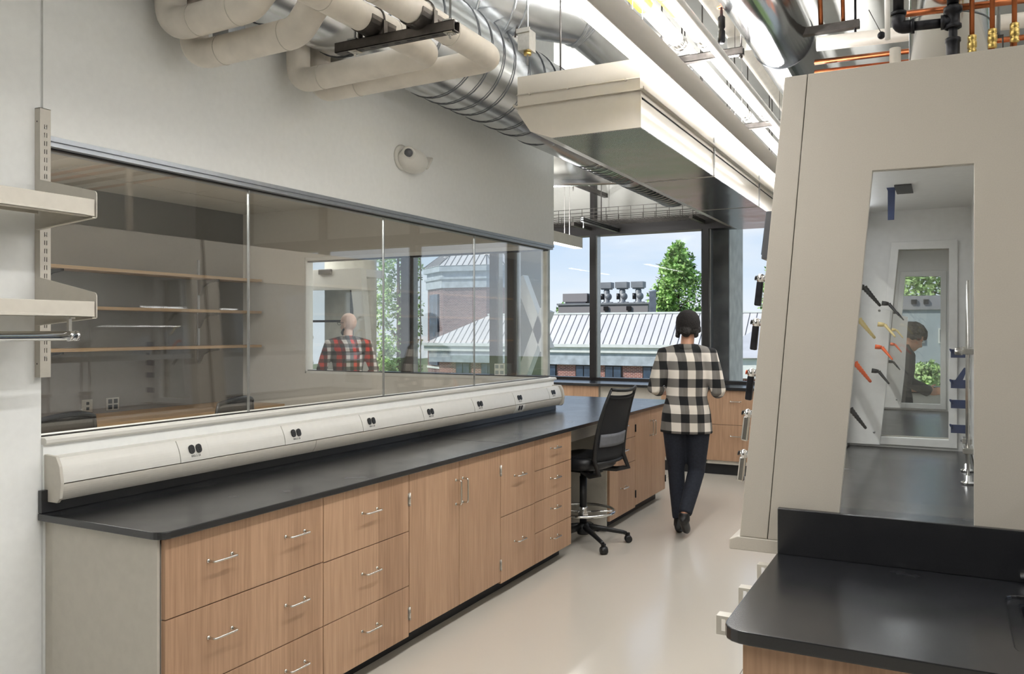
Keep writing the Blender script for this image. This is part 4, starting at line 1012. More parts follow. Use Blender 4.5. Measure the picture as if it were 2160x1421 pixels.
build('clevis',MB().box(.150,.154,3.3,3.32,2.52,2.60).box(.176,.180,3.3,3.32,2.52,2.60).box(.150,.180,3.3,3.32,2.60,2.605),'strut',t)
build('rod',MB().tube([(.165,3.31,2.6),(.165,3.31,CZ)],.006,n=8),'strutlight',t)
# ============================================================ CABLE TRAY AT THE WINDOW HEAD
t=thing('wire_tray','long grey wire cable tray running along the window head','cable tray',(-2.8,9.3,2.86))
m=MB(); 
for y,zt in ((9.12,3.02),(9.55,3.0)):
    for z in (2.90,2.945,2.985,zt+.01): m.tube([(-4.9,y,z),(-.9,y,z)],.0035,n=6)
    x=-4.88
    while x<-.9: m.tube([(x,y,2.885),(x,y,zt+.01)],.0035,n=6); x+=.152
x=-4.88
while x<-.9: m.tube([(x,9.12,2.888),(x,9.55,2.888)],.003,n=5); x+=.05
for k in range(9): y=9.12+.43*k/8; m.tube([(-4.9,y,2.884),(-.9,y,2.884)],.003,n=5)
build('wire_mesh',m,'strut',t)
for x in (-3.93,-2.5): build('support_arm',MB().box(x-.02,x+.02,9.1,9.66,2.84,2.88),'strut',t)
t=thing('strut_stub','bright galvanized strut stub jutting out beside the tray','pipe support',(-3.5,8.7,2.78))
m=MB(); 
for z in (2.80,2.82,2.84): m.box(-3.60,-3.56,8.55,9.7,z,z+.012)
m.box(-3.60,-3.59,8.55,9.7,2.80,2.852); build('channel',m,'strutlight',t); build('bolt',MB().tube([(-3.58,8.6,2.74),(-3.58,8.6,2.80)],.006,n=8),'strutlight',t)
t=thing('strut_stub','short dark strut stub high beside the window post','pipe support',(-3.85,8.9,3.25))
build('channel',MB().box(-3.80,-3.75,8.7,9.8,3.26,3.31),'strut',t); build('bolt',MB().tube([(-3.775,8.76,3.19),(-3.775,8.76,3.26)],.006,n=8),'strut',t)
run('thin vertical rod hanging between window post and duct','hanger_rod',[(-3.72,9.5,2.9),(-3.72,9.5,CZ)],.006,'strut',cat='rod')
# ============================================================ FUME HOODS
def lerpx(xb,xt,z): return xb+(xt-xb)*(z-.945)/(2.363-.945)
def slanted_hole(z0,z1,xl0,xl1,xr0,xr1): return [(xl0,z0),(xr0,z0),(xr1,z1),(xl1,z1)]
def hood(name,label,y0,y1,near,far,xr=.46):
    t=thing('fume_hood',label,'fume hood',(0,(y0+y1)/2,.92),'white fume hoods in a row')
    XB,XT=-.568,-.432
    fx=lambda z:lerpx(XB,XT,z)
    outer=[(-.482,.948),(xr,.948),(xr,2.363),(-.364,2.363)]
    # near side panel with window opening
    build('side_panel',MB().ringplate(outer,near,'y',y0,y0+.03),'hood',t,bev=.0012)
    build('front_post',MB().prism([(XB,.948),(-.4845,.948),(-.3665,2.363),(XT,2.363)],'y',y0,y0+.13),'hood',t,bev=.002)
    build('front_post',MB().prism([(XB,.948),(-.4845,.948),(-.3665,2.363),(XT,2.363)],'y',y1-.13,y1),'hood',t,bev=.002)
    build('side_panel',MB().ringplate(outer,far,'y',y1-.03,y1),'hoodin',t)
    # raised frame round the far opening
    d=.045; z0,z1=far[0][1],far[2][1]
    fo=[(far[0][0]-d,z0-d*.9),(far[1][0]+d*.9,z0-d*.9),(far[2][0]+d*.9,z1+d),(far[3][0]-d*.8,z1+d)]
    build('window_frame',MB().ringplate(fo,far,'y',y1-.045,y1-.03),'hoodin',t,bev=.002)
    build('side_glass',MB().prism(far,'y',y1-.022,y1-.016),'glass',t)
    if y0<3: build('side_glass',MB().prism(near,'y',y0+.014,y0+.020),'glass',t)
    build('roof',MB().box(-.43,xr-.025,y0+.032,y1-.032,2.345,2.360),'hood',t)
    build('liner_ceiling',MB().box(-.38,.13,y0+.03,y1-.03,2.245,2.26),'hoodin',t)
    build('hood_lamp_or_fill',MB().box(-.425,-.365,y0+.3,y1-.3,2.18,2.20) if y0<3 else MB().box(-.30,-.22,y0+1.2,y1-.5,2.20,2.21),'hoodlamp',t)  # near hood: added fill hidden behind the header; far hood: its visible lamp
    arealamp(t,(-.395,(y0+y1)/2,2.178) if y0<3 else (-.26,(y0+y1)/2+.3,2.198),.05,1.4 if y0<3 else .6,HOODL,col=(.97,.98,1))
    build('baffle',MB().box(.125,.14,y0+.03,y1-.03,.965,2.25),'hoodin',t)
    build('back_panel',MB().box(xr-.02,xr,y0,y1,.948,2.363),'hood',t)
    build('front_header',MB().prism([(fx(2.03),2.03),(fx(2.03)+.03,2.03),(XT+.03,2.363),(XT,2.363)],'y',y0+.13,y1-.13),'hood',t,bev=.002)
    s=build('sash',MB().ringplate([(fx(1.33)+.045,y) for y in ()] or [(0,0)]*0,[], 'z',0,0) if False else MB().prism([(fx(1.36)+.03,1.36),(fx(1.36)+.05,1.36),(fx(1.40)+.05,1.40),(fx(1.40)+.03,1.40)],'y',y0+.13,y1-.13).prism([(fx(2.03)+.03,2.03),(fx(2.03)+.05,2.03),(fx(2.07)+.05,2.07),(fx(2.07)+.03,2.07)],'y',y0+.13,y1-.13),'steel',t)
    build('sash_glass',MB().prism([(fx(1.40)+.038,1.40),(fx(1.40)+.043,1.40),(fx(2.03)+.043,2.03),(fx(2.03)+.038,2.03)],'y',y0+.13,y1-.13),'glass',s)
    build('work_surface',MB().box(-.50,.125,y0+.03,y1-.03,.935,.950).box(-.50,-.47,y0+.03,y1-.03,.95,.962),'epoxy',t,bev=.003)
    build('airfoil_sill',MB().prism([(-.60,.905),(-.60,.936),(-.575,.947),(-.20,.947),(-.20,.905)],'y',y0-.002,y1),'hood',t,bev=.003)
    # interior face beside the post and corner liner
    build('liner_panel',MB().prism([(-.51,.962),(-.315,.962),(-.285,1.25),(-.26,1.70),(-.41,1.74)],'y',y1-.05,y1-.034),'hoodin',t,bev=.002)
    for zz in (1.03,1.70): build('liner_button',MB().lathe([(.007,0),(.006,.003),(0,.004)],(-.345+.04*(zz-1),y1-.05,zz),(0,-1,0),n=12).lathe([(.007,0),(.006,.003),(0,.004)],(.082,y1-.045,zz-.02 if zz<1.5 else 1.50),(0,-1,0),n=12),'strutlight',t)
    build('base_cabinet',MB().box(-.36,xr,y0+.01,y1-.01,.1,.905),'lam',t)
    build('toe_kick',MB().box(-.30,xr,y0+.01,y1-.01,0,.1),'rubber',t)
    return t
n1=[(-.284,.965),(.073,.965),(.073,2.053),(-.186,2.056)]
f1=[(-.316,1.006),(.020,1.008),(.022,2.028),(-.221,2.032)]
f2=[(-.355,1.004),(-.029,1.004),(-.027,2.022),(-.281,2.028)]
hood('fume_hood','near white fume hood whose side window fills the right of the view',2.63,5.03,n1,f1)
hood('fume_hood','far white fume hood seen through the side window of the near one',5.06,7.46,f1,f2)
def nozzle(label,p,mat,L=.075,sgn=1,scale=1.0):
    t=thing('gas_nozzle',label,'nozzle',p,'coloured hose nozzles in the fume hoods'); p=Vector(p)
    build('mount',MB().lathe([(.013*scale,0),(.012*scale,.02*scale),(.009*scale,.035*scale)],p-Vector((.035*scale,0,-.008*scale)),(1,0,-.12),n=14),mat,t)
    q=p+Vector((0,0,.004)); d=Vector((.62,-.15,-.78)).normalized(); pr=[(.010*scale,0)]
    nb=8
    for k in range(nb):
        h=L*scale*(k+1)/nb; r=(.0105-.0055*k/nb)*scale; pr+=[(r,h-L*scale/nb*.9),(r*.72,h-.001)]
    build('barbed_tip',MB().lathe(pr+[(.002,L*scale)],q,d,n=14),mat,t)
for z,x,m_,l in ((1.735,-.245,'black','top black nozzle just inside the near window edge'),(1.625,-.262,'yellow','cream yellow nozzle just inside the near window edge'),(1.475,-.275,'orange','orange nozzle just inside the near window edge'),(1.315,-.290,'black','lowest black nozzle just inside the near window edge')):
    nozzle(l,(x,3.1,z),m_,L=.085)
for z,x,m_,l in ((1.73,-.265,'black','top black nozzle beside the inner window frame'),(1.617,-.285,'yellow','cream yellow nozzle beside the inner window frame'),(1.495,-.298,'orange','orange nozzle beside the inner window frame'),(1.365,-.315,'black','lowest black nozzle beside the inner window frame')):
    nozzle(l,(x,4.90,z),m_,L=.085)
for z,x,m_,l in ((1.73,-.335,'black','small black nozzle deep in the far hood'),(1.59,-.340,'yellow','small yellow nozzle deep in the far hood'),(1.475,-.350,'orange','small orange nozzle deep in the far hood'),(1.335,-.362,'black','small lowest black nozzle deep in the far hood')):
    nozzle(l,(x,7.3,z),m_,L=.08)
tag(build('masking_tape',MB().hexa([(-.232,4.2,2.235),(-.200,4.2,2.235),(-.196,4.215,2.24),(-.228,4.215,2.24),(-.236,4.17,2.245),(-.204,4.17,2.245),(-.2,4.18,2.246),(-.232,4.18,2.246)]).hexa([(-.232,4.2,2.10),(-.205,4.2,2.10),(-.205,4.203,2.10),(-.232,4.203,2.10),(-.232,4.2,2.243),(-.200,4.2,2.243),(-.200,4.203,2.243),(-.232,4.203,2.243)]),'blue'),'strip of blue tape hanging from the hood ceiling','tape')
tag(build('access_plate',MB().box(-.20,-.13,4.1,4.35,2.238,2.244),'black'),'small dark hatch in the hood ceiling beside the blue tape','hatch')
for z,l in ((1.47,'top strip of blue tape on the hood back wall'),(1.31,'second strip of blue tape, with a folded flap'),(1.205,'third strip of blue tape on the hood back wall'),(1.075,'lowest strip of blue tape on the hood back wall')):
    m=MB().box(.030,.118,4.93,4.935,z-.022,z+.022).hexa([(.025,4.92,z+.015),(.035,4.92,z-.0),(.04,4.93,z-.0),(.03,4.93,z+.012),(.022,4.92,z+.025),(.03,4.92,z+.02),(.04,4.93,z+.02),(.03,4.93,z+.025)])
    if abs(z-1.31)<.01: m.hexa([(.05,4.925,z+.02),(.085,4.925,z+.02),(.085,4.93,z+.02),(.05,4.93,z+.02),(.09,4.925,z+.085),(.11,4.925,z+.09),(.11,4.93,z+.09),(.09,4.93,z+.085)])
    tag(build('blue_tape',m,'blue'),l,'tape','blue tape strips in the near hood')
for y,x,l in ((3.95,.088,'nearer pair of steel rods on the hood back wall'),(4.3,.092,'farther pair of steel rods on the hood back wall')):
    t=thing('rod_lattice',l,'rod',(x,y,.95),'steel lattice rods in the near hood')
    for k in (0,.07): build('rod',MB().tube([(x,y+k,.955),(x,y+k,1.80)],.0055,n=12),'steel',t)
    build('clamp',MB().box(x-.02,x+.02,y-.012,y+.085,1.49,1.515).lathe([(.014,0),(.012,.03)],(x-.02,y,1.50),(-1,0,0),n=12),'steel',t,bev=.003)
    build('clamp',MB().box(x-.02,x+.02,y-.012,y+.085,1.075,1.10),'steel',t,bev=.003)
    build('foot',MB().lathe([(.028,0),(.028,.008),(.014,.012),(.012,.035)],(x,y,.951),n=18),'chrome',t)
# levers on the front post
for i,(z,l) in enumerate(((1.755,'topmost'),(1.615,'second'),(1.455,'third'),(1.325,'fourth'),(1.195,'lowest'))):
    x=lerpx(-.568,-.432,z); y=2.70
    t=thing('service_valve',l+' lever valve on the front edge of the near hood','valve',(x,y,z),'lever valves on the hood edge')
    build('valve_body',MB().lathe([(.016,0),(.016,.010),(.011,.014),(.011,.03)],(x,y,z),(-1,0,0),n=16).ball((x-.026,y,z),.015),'chrome',t)
    build('lever',MB().hexa([(x-.046,y-.012,z-.085),(x-.026,y-.012,z-.088),(x-.026,y+.012,z-.088),(x-.046,y+.012,z-.085),(x-.038,y-.008,z-.008),(x-.018,y-.008,z-.008),(x-.018,y+.008,z-.008),(x-.038,y+.008,z-.008)]),'nickel' if i>2 else 'iron',t,bev=.004)
    build('index_button',MB().lathe([(.008,0),(.007,.003)],(x-.041,y,z+.002),(-1,0,.2),n=12),'orange' if i in (2,) else 'black',t)
t=thing('airflow_monitor','grey airflow monitor sticking out at the top of the hood front','monitor',(-.49,2.72,1.82))
build('case',MB().hexa([(-.512,2.68,1.815),(-.488,2.68,1.815),(-.488,2.78,1.815),(-.512,2.78,1.815),(-.497,2.68,1.965),(-.472,2.68,1.965),(-.472,2.78,1.965),(-.497,2.78,1.965)]),'screen',t,bev=.003)
build('screen',MB().hexa([(-.514,2.69,1.83),(-.511,2.69,1.83),(-.511,2.77,1.83),(-.514,2.77,1.83),(-.5,2.69,1.95),(-.497,2.69,1.95),(-.497,2.77,1.95),(-.5,2.77,1.95)]),'winblue',t)
t=thing('switch_cover','tall dark flip cover low on the hood front edge','switch',(-.58,2.75,1.0))
build('cover',MB().hexa([(-.577,2.70,1.0),(-.560,2.70,1.0),(-.560,2.80,1.0),(-.577,2.80,1.0),(-.566,2.70,1.11),(-.55,2.70,1.12),(-.55,2.80,1.12),(-.566,2.80,1.11)]),'black',t,bev=.003)
# ============================================================ SINK COUNTER
t=thing('sink_counter','black epoxy counter with sink and upstand, bottom right','worktop',(.3,2.26,.889),'black worktops')
X0,X1,Y0,Y1=-.452,1.3,1.893,2.625
s0,s1,q0,q1=.135,.62,2.03,2.475
rc4=lambda a,b,c,d,r,n=5: rounded([(a,c),(b,c),(b,d),(a,d)],[r]*4,n)
inner=rc4(s0,s1,q0,q1,.045)
def outerlike(a,b,c,d,r,n=5): return rounded([(a,c),(b,c),(b,d),(a,d)],r,n)
out=rounded([(X0,Y0),(X1,Y0),(X1,Y1),(X0,Y1)],[.06,.005,.005,.005],5)
build('slab',MB().ringplate(out,inner,'z',.884,.914),'epoxy',t,bev=.003)
i2=rc4(s0+.028,s1-.028,q0+.028,q1-.028,.035)
m=MB(); m.ringplate(inner,i2,'z',.895,.905); n=len(i2)
bot=[(x,y,.70) for x,y in i2]; top=[(x,y,.9) for x,y in i2]
m.add(top+bot,[(i,(i+1)%n,(i+1)%n+n,i+n) for i in range(n)]+[tuple(range(n,2*n))]); sk=build('sink_bowl',m,'epoxy',t); sk.modifiers.new('th','SOLIDIFY').thickness=.006
build('upstand',MB().box(X0+.003,X1,2.604,2.625,.9145,1.052),'epoxy',t,bev=.002)
t=thing('sink_cabinet','wooden cabinet under the black sink counter','cabinet',(.3,2.3,0))
build('body',MB().box(-.408,1.28,1.945,2.60,.1,.70).box(-.408,-.39,1.945,2.60,.7,.883),'lam',t)
d=build('drawer_front',MB().box(-.408,.30,1.922,1.944,.105,.880),'wood',t,bev=.001)
build('drawer_front',MB().box(.304,1.28,1.922,1.944,.105,.880),'wood',t,bev=.001)
build('toe_kick',MB().box(-.40,1.28,2.0,2.02,0,.1),'rubber',t)
t=thing('faucet','chrome faucet lever at the right edge above the sink','faucet',(.30,2.55,.914))
build('body',MB().lathe([(.03,0),(.03,.01),(.016,.02),(.016,.22)],(.40,2.53,.914),n=18),'chrome',t)
build('spout',MB().tube(bendpath([(.40,2.53,1.1),(.40,2.53,1.28),(.40,2.35,1.28),(.40,2.35,1.16)],.07,8),.011,n=14),'chrome',t)
build('lever',MB().tube([(.385,2.54,.955),(.28,2.58,.945),(.182,2.60,.935)],[.008,.009,.011],n=12),'chrome',t)
B0=None
for y,l in ((2.06,'nearest slotted plate sticking out at the left of the sink counter'),(2.31,'middle slotted plate sticking out at the left of the sink counter'),(2.565,'farthest slotted plate, just below the hood sill')):
    if B0 is None:
        B0=thing('slotted_plate',l,'bracket',(-.45,y,.835),'slotted support plates')
        sl=rounded([(-.490,.85),(-.480,.85),(-.480,.895),(-.490,.895)],[.005]*4,4); 
        ou=[]
        for (px,pz) in sl:
            ou.append((-.502 if px<-.485 else -.4085, .838 if pz<.8725 else .912))
        # matched outer loop: project each inner point on the rectangle
        ou=[]
        cx,cz=-.485,.8725
        for (px,pz) in sl:
            dx,dz=px-cx,pz-cz; L=1e9
            if dx>1e-9: L=min(L,(-.4085-cx)/dx)
            if dx<-1e-9: L=min(L,(-.502-cx)/dx)
            if dz>1e-9: L=min(L,(.884-cz)/dz) 
            if dz<-1e-9: L=min(L,(.838-cz)/dz)
            ou.append((cx+dx*L,cz+dz*L))
        build('plate',MB().box(-.502,-.490,y,y+.003,.838,.884).box(-.480,-.409,y,y+.003,.838,.884).box(-.490,-.480,y,y+.003,.838,.848).box(-.490,-.480,y,y+.003,.877,.884),'lam',B0)
        build('flange',MB().box(-.502,-.409,y,y+.035,.881,.884),'lam',B0)
    else:
        c=dup(B0); c.location.y=y; c['label']=l
# ============================================================ FAR HOOD FRAME SEEN THROUGH THE OFFICE
t=thing('fume_hood','white fume hood seen through the office glass behind the man in red plaid','fume hood',(-7.4,8.9,.9),'white fume hoods in a row')
fz=lambda z:-6.56-.13*(z-1.07)/1.3
m=MB(); 
outer=[(-8.9,1.0),(fz(1.0),1.0),(fz(2.4),2.4),(-8.9,2.4)]; inner=[(-8.0,1.07),(-6.70,1.07),(-6.84,2.12),(-8.0,2.14)]
build('front_frame',MB().ringplate(outer,inner,'y',8.60,8.72),'white',t,bev=.004)
build('body',MB().box(-8.9,-8.6,8.72,9.2,1.0,2.4).box(-8.9,-6.75,8.72,9.2,2.3,2.4).box(-8.9,-6.65,8.72,9.25,.94,1.0),'hoodin',t)
build('sash_glass',MB().box(-7.98,-6.86,8.66,8.665,1.72,2.12),'glass',t)
build('sash_rail',MB().box(-7.98,-6.80,8.65,8.67,1.70,1.73).box(-6.90,-6.86,8.65,8.67,1.1,2.12),'mull',t)
build('base_cabinet',MB().box(-8.9,-6.7,8.7,9.2,0,.94),'lam',t)
build('top_sensor',MB().box(-7.36,-7.15,8.56,8.6,2.33,2.40),'mull',t,bev=.01)
for z in (1.50,1.16): build('knob',MB().lathe([(.03,0),(.03,.02),(.02,.04)],(-7.50,8.60,z),(0,-1,0),n=16),'chrome',t)
# ============================================================ DRAFTING STOOL
def stool(loc,rot):
    t=thing('drafting_stool','black drafting stool with mesh back and chrome foot ring at the bench','stool',(0,0,0))
    # local +Y is the way the sitter faces
    b=MB(); b.lathe([(.045,.07),(.05,.09),(.045,.14),(.03,.15)],n=20); build('base_hub',b,'black',t)
    for k in range(5):
        a=2*PI*k/5+math.radians(20); c,s=math.cos(a),math.sin(a)
        build('base_leg',MB().tube([(c*.03,s*.03,.125),(c*.16,s*.16,.105),(c*.30,s*.30,.078),(c*.325,s*.325,.07)],[.024,.019,.015,.014],n=12),'black',t)
        ca=build('caster',MB().lathe([(.018,-.026),(.027,-.022),(.028,-.004),(.028,.004),(.027,.022),(.018,.026)],(c*.34,s*.34,.028),(-s,c,0),n=18),'black',t)
        build('caster_fork',MB().box(c*.335-.014,c*.335+.014,s*.335-.014,s*.335+.014,.045,.075),'black',ca,bev=.004)
    build('gas_column',MB().lathe([(.027,.14),(.027,.50),(.022,.50),(.022,.545)],n=20),'black',t)
    build('ring_collar',MB().lathe([(.03,.195),(.038,.20),(.038,.235),(.032,.245),(.035,.27),(.028,.275)],n=20),'chrome',t)
    R=.235
    fr=build('foot_ring',MB().tube([(R*math.cos(2*PI*k/40),R*math.sin(2*PI*k/40),.245) for k in range(40)],.0105,n=12,closed=True),'chrome',t)
    for k in range(4):
        a=PI/2*k+.5; build('ring_spoke',MB().tube([(.03*math.cos(a),.03*math.sin(a),.235),(R*math.cos(a),R*math.sin(a),.245)],.007,n=10),'chrome',fr)
    build('mechanism',MB().box(-.07,.07,-.13,.09,.535,.572).tube([(.07,.03,.55),(.2,.05,.545)],.006,n=8),'black',t,bev=.008)
    # seat pad: rounded slab with waterfall front
    pad=MB(); n=20; prof=[]
    def ell(z,k):
        out=[]
        for i in range(36):
            a=2*PI*i/36; c,s_=math.cos(a),math.sin(a); e=.62
            x=.245*k*abs(c)**e*(1 if c>0 else -1); y=.235*k*abs(s_)**e*(1 if s_>0 else -1)+.02
            zz=z-(.018*max(0,(y-.12)/.13)**2)+ (.012*abs(x/.24)**2 if z>.62 else 0)
            out.append((x,y,zz))
        return out
    layers=[(.575,.80),(.578,.92),(.595,.99),(.62,1.0),(.645,.985),(.658,.93),(.662,.8),(.655,.4)]
    vs=[];fs=[]
    for z,k in layers: vs+=ell(z,k)
    for j in range(len(layers)-1):
        for i in range(36): fs.append((j*36+i,j*36+(i+1)%36,(j+1)*36+(i+1)%36,(j+1)*36+i))
    fs.append(tuple(range(35,-1,-1))); fs.append(tuple(range((len(layers)-1)*36,len(layers)*36)))
    pad.add(vs,fs,True); build('seat',pad,'seat',t)
    # backrest
    def bk(u,v):  # u -1..1 across, v 0..1 up
        w=.215-.03*v+.012*math.sin(v*PI)
        x=u*w; z=.60+.56*v+(.0 if v<1 else 0)+.012*u*u*v
        y=-.235-.02*math.sin(v*PI*1.0)*0-.14*v+.055*math.sin(v*PI*.9)*.6+.035*u*u-.01
        return (x,y,z)
    nu,nv=12,16
    for nm,v0,v1,mt in (('mesh_back',.08,.93,'mesh'),):
        vs=[bk(-1+2*i/nu,v0+(v1-v0)*j/nv) for i in range(nu+1) for j in range(nv+1)]; fs=[]
        for i in range(nu):
            for j in range(nv): a=i*(nv+1)+j; fs.append((a,a+nv+1,a+nv+2,a+1))
        o=build(nm,MB().add(vs,fs,True),mt,t); sm=o.modifiers.new('th','SOLIDIFY'); sm.thickness=.006
    vs=[(x,y-.012,z) for x,y,z in [bk(-.86+1.72*i/nu,.27+.16*j/4) for i in range(nu+1) for j in range(5)]]; fs=[]
    for i in range(nu):
        for j in range(4): a=i*5+j; fs.append((a,a+5,a+6,a+1))
    o=build('lumbar_panel',MB().add(vs,fs,True),'greymesh',t); sm=o.modifiers.new('th','SOLIDIFY'); sm.thickness=.01
    for u in (-1,1):
        pth=[(u*.10,-.05,.555),(u*.20,-.17,.545),(u*.222,-.26,.565)]+[bk(u,v) for v in (.12,.25,.4,.6,.8,1.0)]
        build('back_upright',MB().tube(pth,[.018,.02,.021,.019,.017,.015,.014,.012,.010],n=12,ry=[.014,.016,.017,.016,.014,.013,.012,.010,.009]),'black',t)
    build('top_rail',MB().tube([bk(-1+2*i/nu,1.0) for i in range(nu+1)],.012,n=10).tube([bk(-1+2*i/nu,.90) for i in range(nu+1)],.006,n=8),'black',t)
    build('lower_rail',MB().tube([bk(-1+2*i/nu,.06) for i in range(nu+1)],.012,n=10),'black',t)
    t.location=loc; t.rotation_euler=(0,0,rot)
stool((-2.40,5.76,0),math.radians(82))
# ============================================================ PEOPLE
def fused(name,mb,mat,parent,vox,sm=6):
    o=build(name,mb,mat,parent); r=o.modifiers.new('fuse','REMESH'); r.mode='VOXEL'; r.voxel_size=vox; r.use_smooth_shade=True
    q=o.modifiers.new('soft','SMOOTH'); q.factor=.6; q.iterations=sm; return o
def hand(m,w,d,side,curl=.5,up=Vector((0,0,1)),s=1.0):
    # palm plus five fingers; w: wrist, d: direction of the hand, side: thumb direction
    d=d.normalized(); side=(side-d*side.dot(d)).normalized(); nrm=d.cross(side)
    m.tube([w-d*.02,w+d*.03*s,w+d*.085*s],[.024*s,.038*s,.038*s],n=12,ry=[.02*s,.016*s,.014*s],up=side)
    for k,(off,L) in enumerate(((.030,.068),(.011,.076),(-.009,.070),(-.028,.056))):
        p=w+d*.082*s+side*off*s; a=curl
        q=p+(d*math.cos(a)+nrm*math.sin(a))*L*.5*s; r=q+(d*math.cos(a*2.2)+nrm*math.sin(a*2.2))*L*.5*s
        m.tube([p-d*.015,p,q,r],[.0095*s,.0095*s,.0088*s,.0075*s],n=8)
    p=w+d*.02*s+side*.028*s; q=p+(d*.6+side*.6+nrm*.25).normalized()*.04*s; r=q+(d*.9+side*.15+nrm*.4).normalized()*.032*s
    m.tube([p,q,r],[.012*s,.0105*s,.009*s],n=8)
def head(m,c,s=1.0,f=Vector((0,1,0)),tilt=0):
    # c: centre of the skull; f: facing direction
    f=f.normalized(); u=Vector((0,0,1)); r=f.cross(u).normalized(); u=r.cross(f)
    def P(a,b,d): return c+(r*a+f*b+u*d)*s
    def ell(p,ra,rb,rc,n=16,mm=10):
        vs=[];fs=[]
        for i in range(mm+1):
            ph=PI*i/mm
            for k in range(n):
                th=2*PI*k/n; vs.append(p+(r*ra*math.sin(ph)*math.cos(th)+f*rb*math.sin(ph)*math.sin(th)+u*rc*math.cos(ph))*s)
        for i in range(mm):
            for k in range(n): fs.append((i*n+k,i*n+(k+1)%n,(i+1)*n+(k+1)%n,(i+1)*n+k))
        m.add(vs,fs,True)
    ell(P(0,-.01,.02),.076,.096,.098); ell(P(0,.02,-.045),.058,.066,.068); ell(P(0,.055,-.085),.03,.028,.022)
    m.tube([P(0,.082,.01),P(0,.104,-.03),P(0,.088,-.042)],[.009*s,.015*s,.012*s],n=8)
    ell(P(-.028,.075,.022),.016,.014,.010,10,6); ell(P(.028,.075,.022),.016,.014,.010,10,6); ell(P(0,.080,-.062),.024,.012,.008,10,6)
    for q in (-1,1): ell(P(q*.076,-.008,-.012),.010,.020,.032,10,8)
    return P
def person(label,name_parts,loc,rot,J,H,mats,hairkind,scale=1.0,opts={}):
    """J: joints in local metres, facing +Y"""
    t=thing('person',label,'person',(0,0,0))
    V=lambda k:Vector(J[k])
    b=MB()
    # torso
    pel,wa,ch,nk=V('pelvis'),V('waist'),V('chest'),V('neck')
    b.tube([pel-Vector((0,0,.09)),pel,wa,ch,ch+(nk-ch)*.55,nk],[.10,.155,.125,.165,.15,.055],n=24,ry=[.09,.105,.092,.115,.095,.055],up=(1,0,0))
    b.tube([nk-Vector((0,0,.04)),nk+Vector((0,0,.02)),V('head')-Vector((0,0,.05))],[.062,.053,.052],n=16)
    P=head(b,V('head'),H,Vector(J['face']))
    for s in 'LR':
        sh,el,wr=V('sh'+s),V('el'+s),V('wr'+s); hp,kn,an,to=V('hip'+s),V('kn'+s),V('an'+s),V('toe'+s)
        b.tube([sh.lerp(nk,.5)-Vector((0,0,.03)),sh,sh.lerp(el,.5),el,el.lerp(wr,.35),wr],[.045,.05,.047,.039,.040,.026],n=14)
        hand(b,wr,(V('hand'+s)-wr),Vector(J['thumb'+s]),J.get('curl',.5))
        b.tube([hp+Vector((0,0,.06)),hp,hp.lerp(kn,.5),kn,kn.lerp(an,.35),an],[.085,.088,.07,.053,.052,.034],n=16)
        b.tube([an-(to-an).normalized()*.04-Vector((0,0,.02)),an.lerp(to,.5)-Vector((0,0,.03)),to],[.035,.038,.028],n=12,ry=[.03,.03,.018])
    fused('body',b,mats['skin'],t,.008,3)
    # shirt
    sh_=MB(); hem=J['hem']
    hs=wa+Vector((0,-.01,0)); low=Vector((pel.x,pel.y,hem))
    e=.016
    sh_.tube([low,pel+Vector((0,0,.03)),wa,ch,ch+(nk-ch)*.5,nk+Vector((0,-.0,-.015))],[.205,.188,.158,.185,.160,.080],n=28,ry=[.142,.135,.118,.135,.118,.078],up=(1,0,0))
    for s in 'LR':
        sh,el,wr=V('sh'+s),V('el'+s),V('wr'+s); k=J.get('sleeve',.6)
        sh_.tube([sh.lerp(nk,.75)-Vector((0,0,.015)),sh,sh.lerp(el,.5),el,el.lerp(wr,k)],[.062,.074,.066,.059,.054],n=16)
    o=fused('shirt',sh_,mats['shirt'],t,.010,6)
    cl=MB(); n0=nk+Vector((0,-.005,-.01)); cl.tube([n0-Vector((0,0,.02)),n0+Vector((0,0,.035))],[.082,.068],n=20,cap=False,ry=[.078,.066]); 
    oc=build('collar',cl,mats['shirt'],t); oc.modifiers.new('th','SOLIDIFY').thickness=.006
    # trousers
    tr=MB(); tr.tube([pel-Vector((0,0,.1)),pel-Vector((0,0,.02)),pel+Vector((0,0,.08))],[.12,.172,.150],n=24,ry=[.10,.122,.108],up=(1,0,0))
    for s in 'LR':
        hp,kn,an=V('hip'+s),V('kn'+s),V('an'+s)
        tr.tube([hp+Vector((0,0,.05)),hp,hp.lerp(kn,.5),kn,kn.lerp(an,.4),an.lerp(kn,.06)],[.10,.103,.085,.066,.062,.052],n=18)
    fused('trousers',tr,mats['trousers'],t,.010,6)
    for s in 'LR':
        an,to=V('an'+s),V('toe'+s); d=(to-an).normalized(); q=MB()
        q.tube([an-d*.065-Vector((0,0,.045)),an-d*.02-Vector((0,0,.045)),an.lerp(to,.55)-Vector((0,0,.03)),to,to+d*.018],[.034,.044,.046,.038,.016],n=14,ry=[.026,.036,.032,.024,.012])
        q.tube([an+Vector((0,0,.03)),an-Vector((0,0,.03))],[.042,.046],n=12)
        fused('shoe',q,mats['shoe'],t,.008,4)
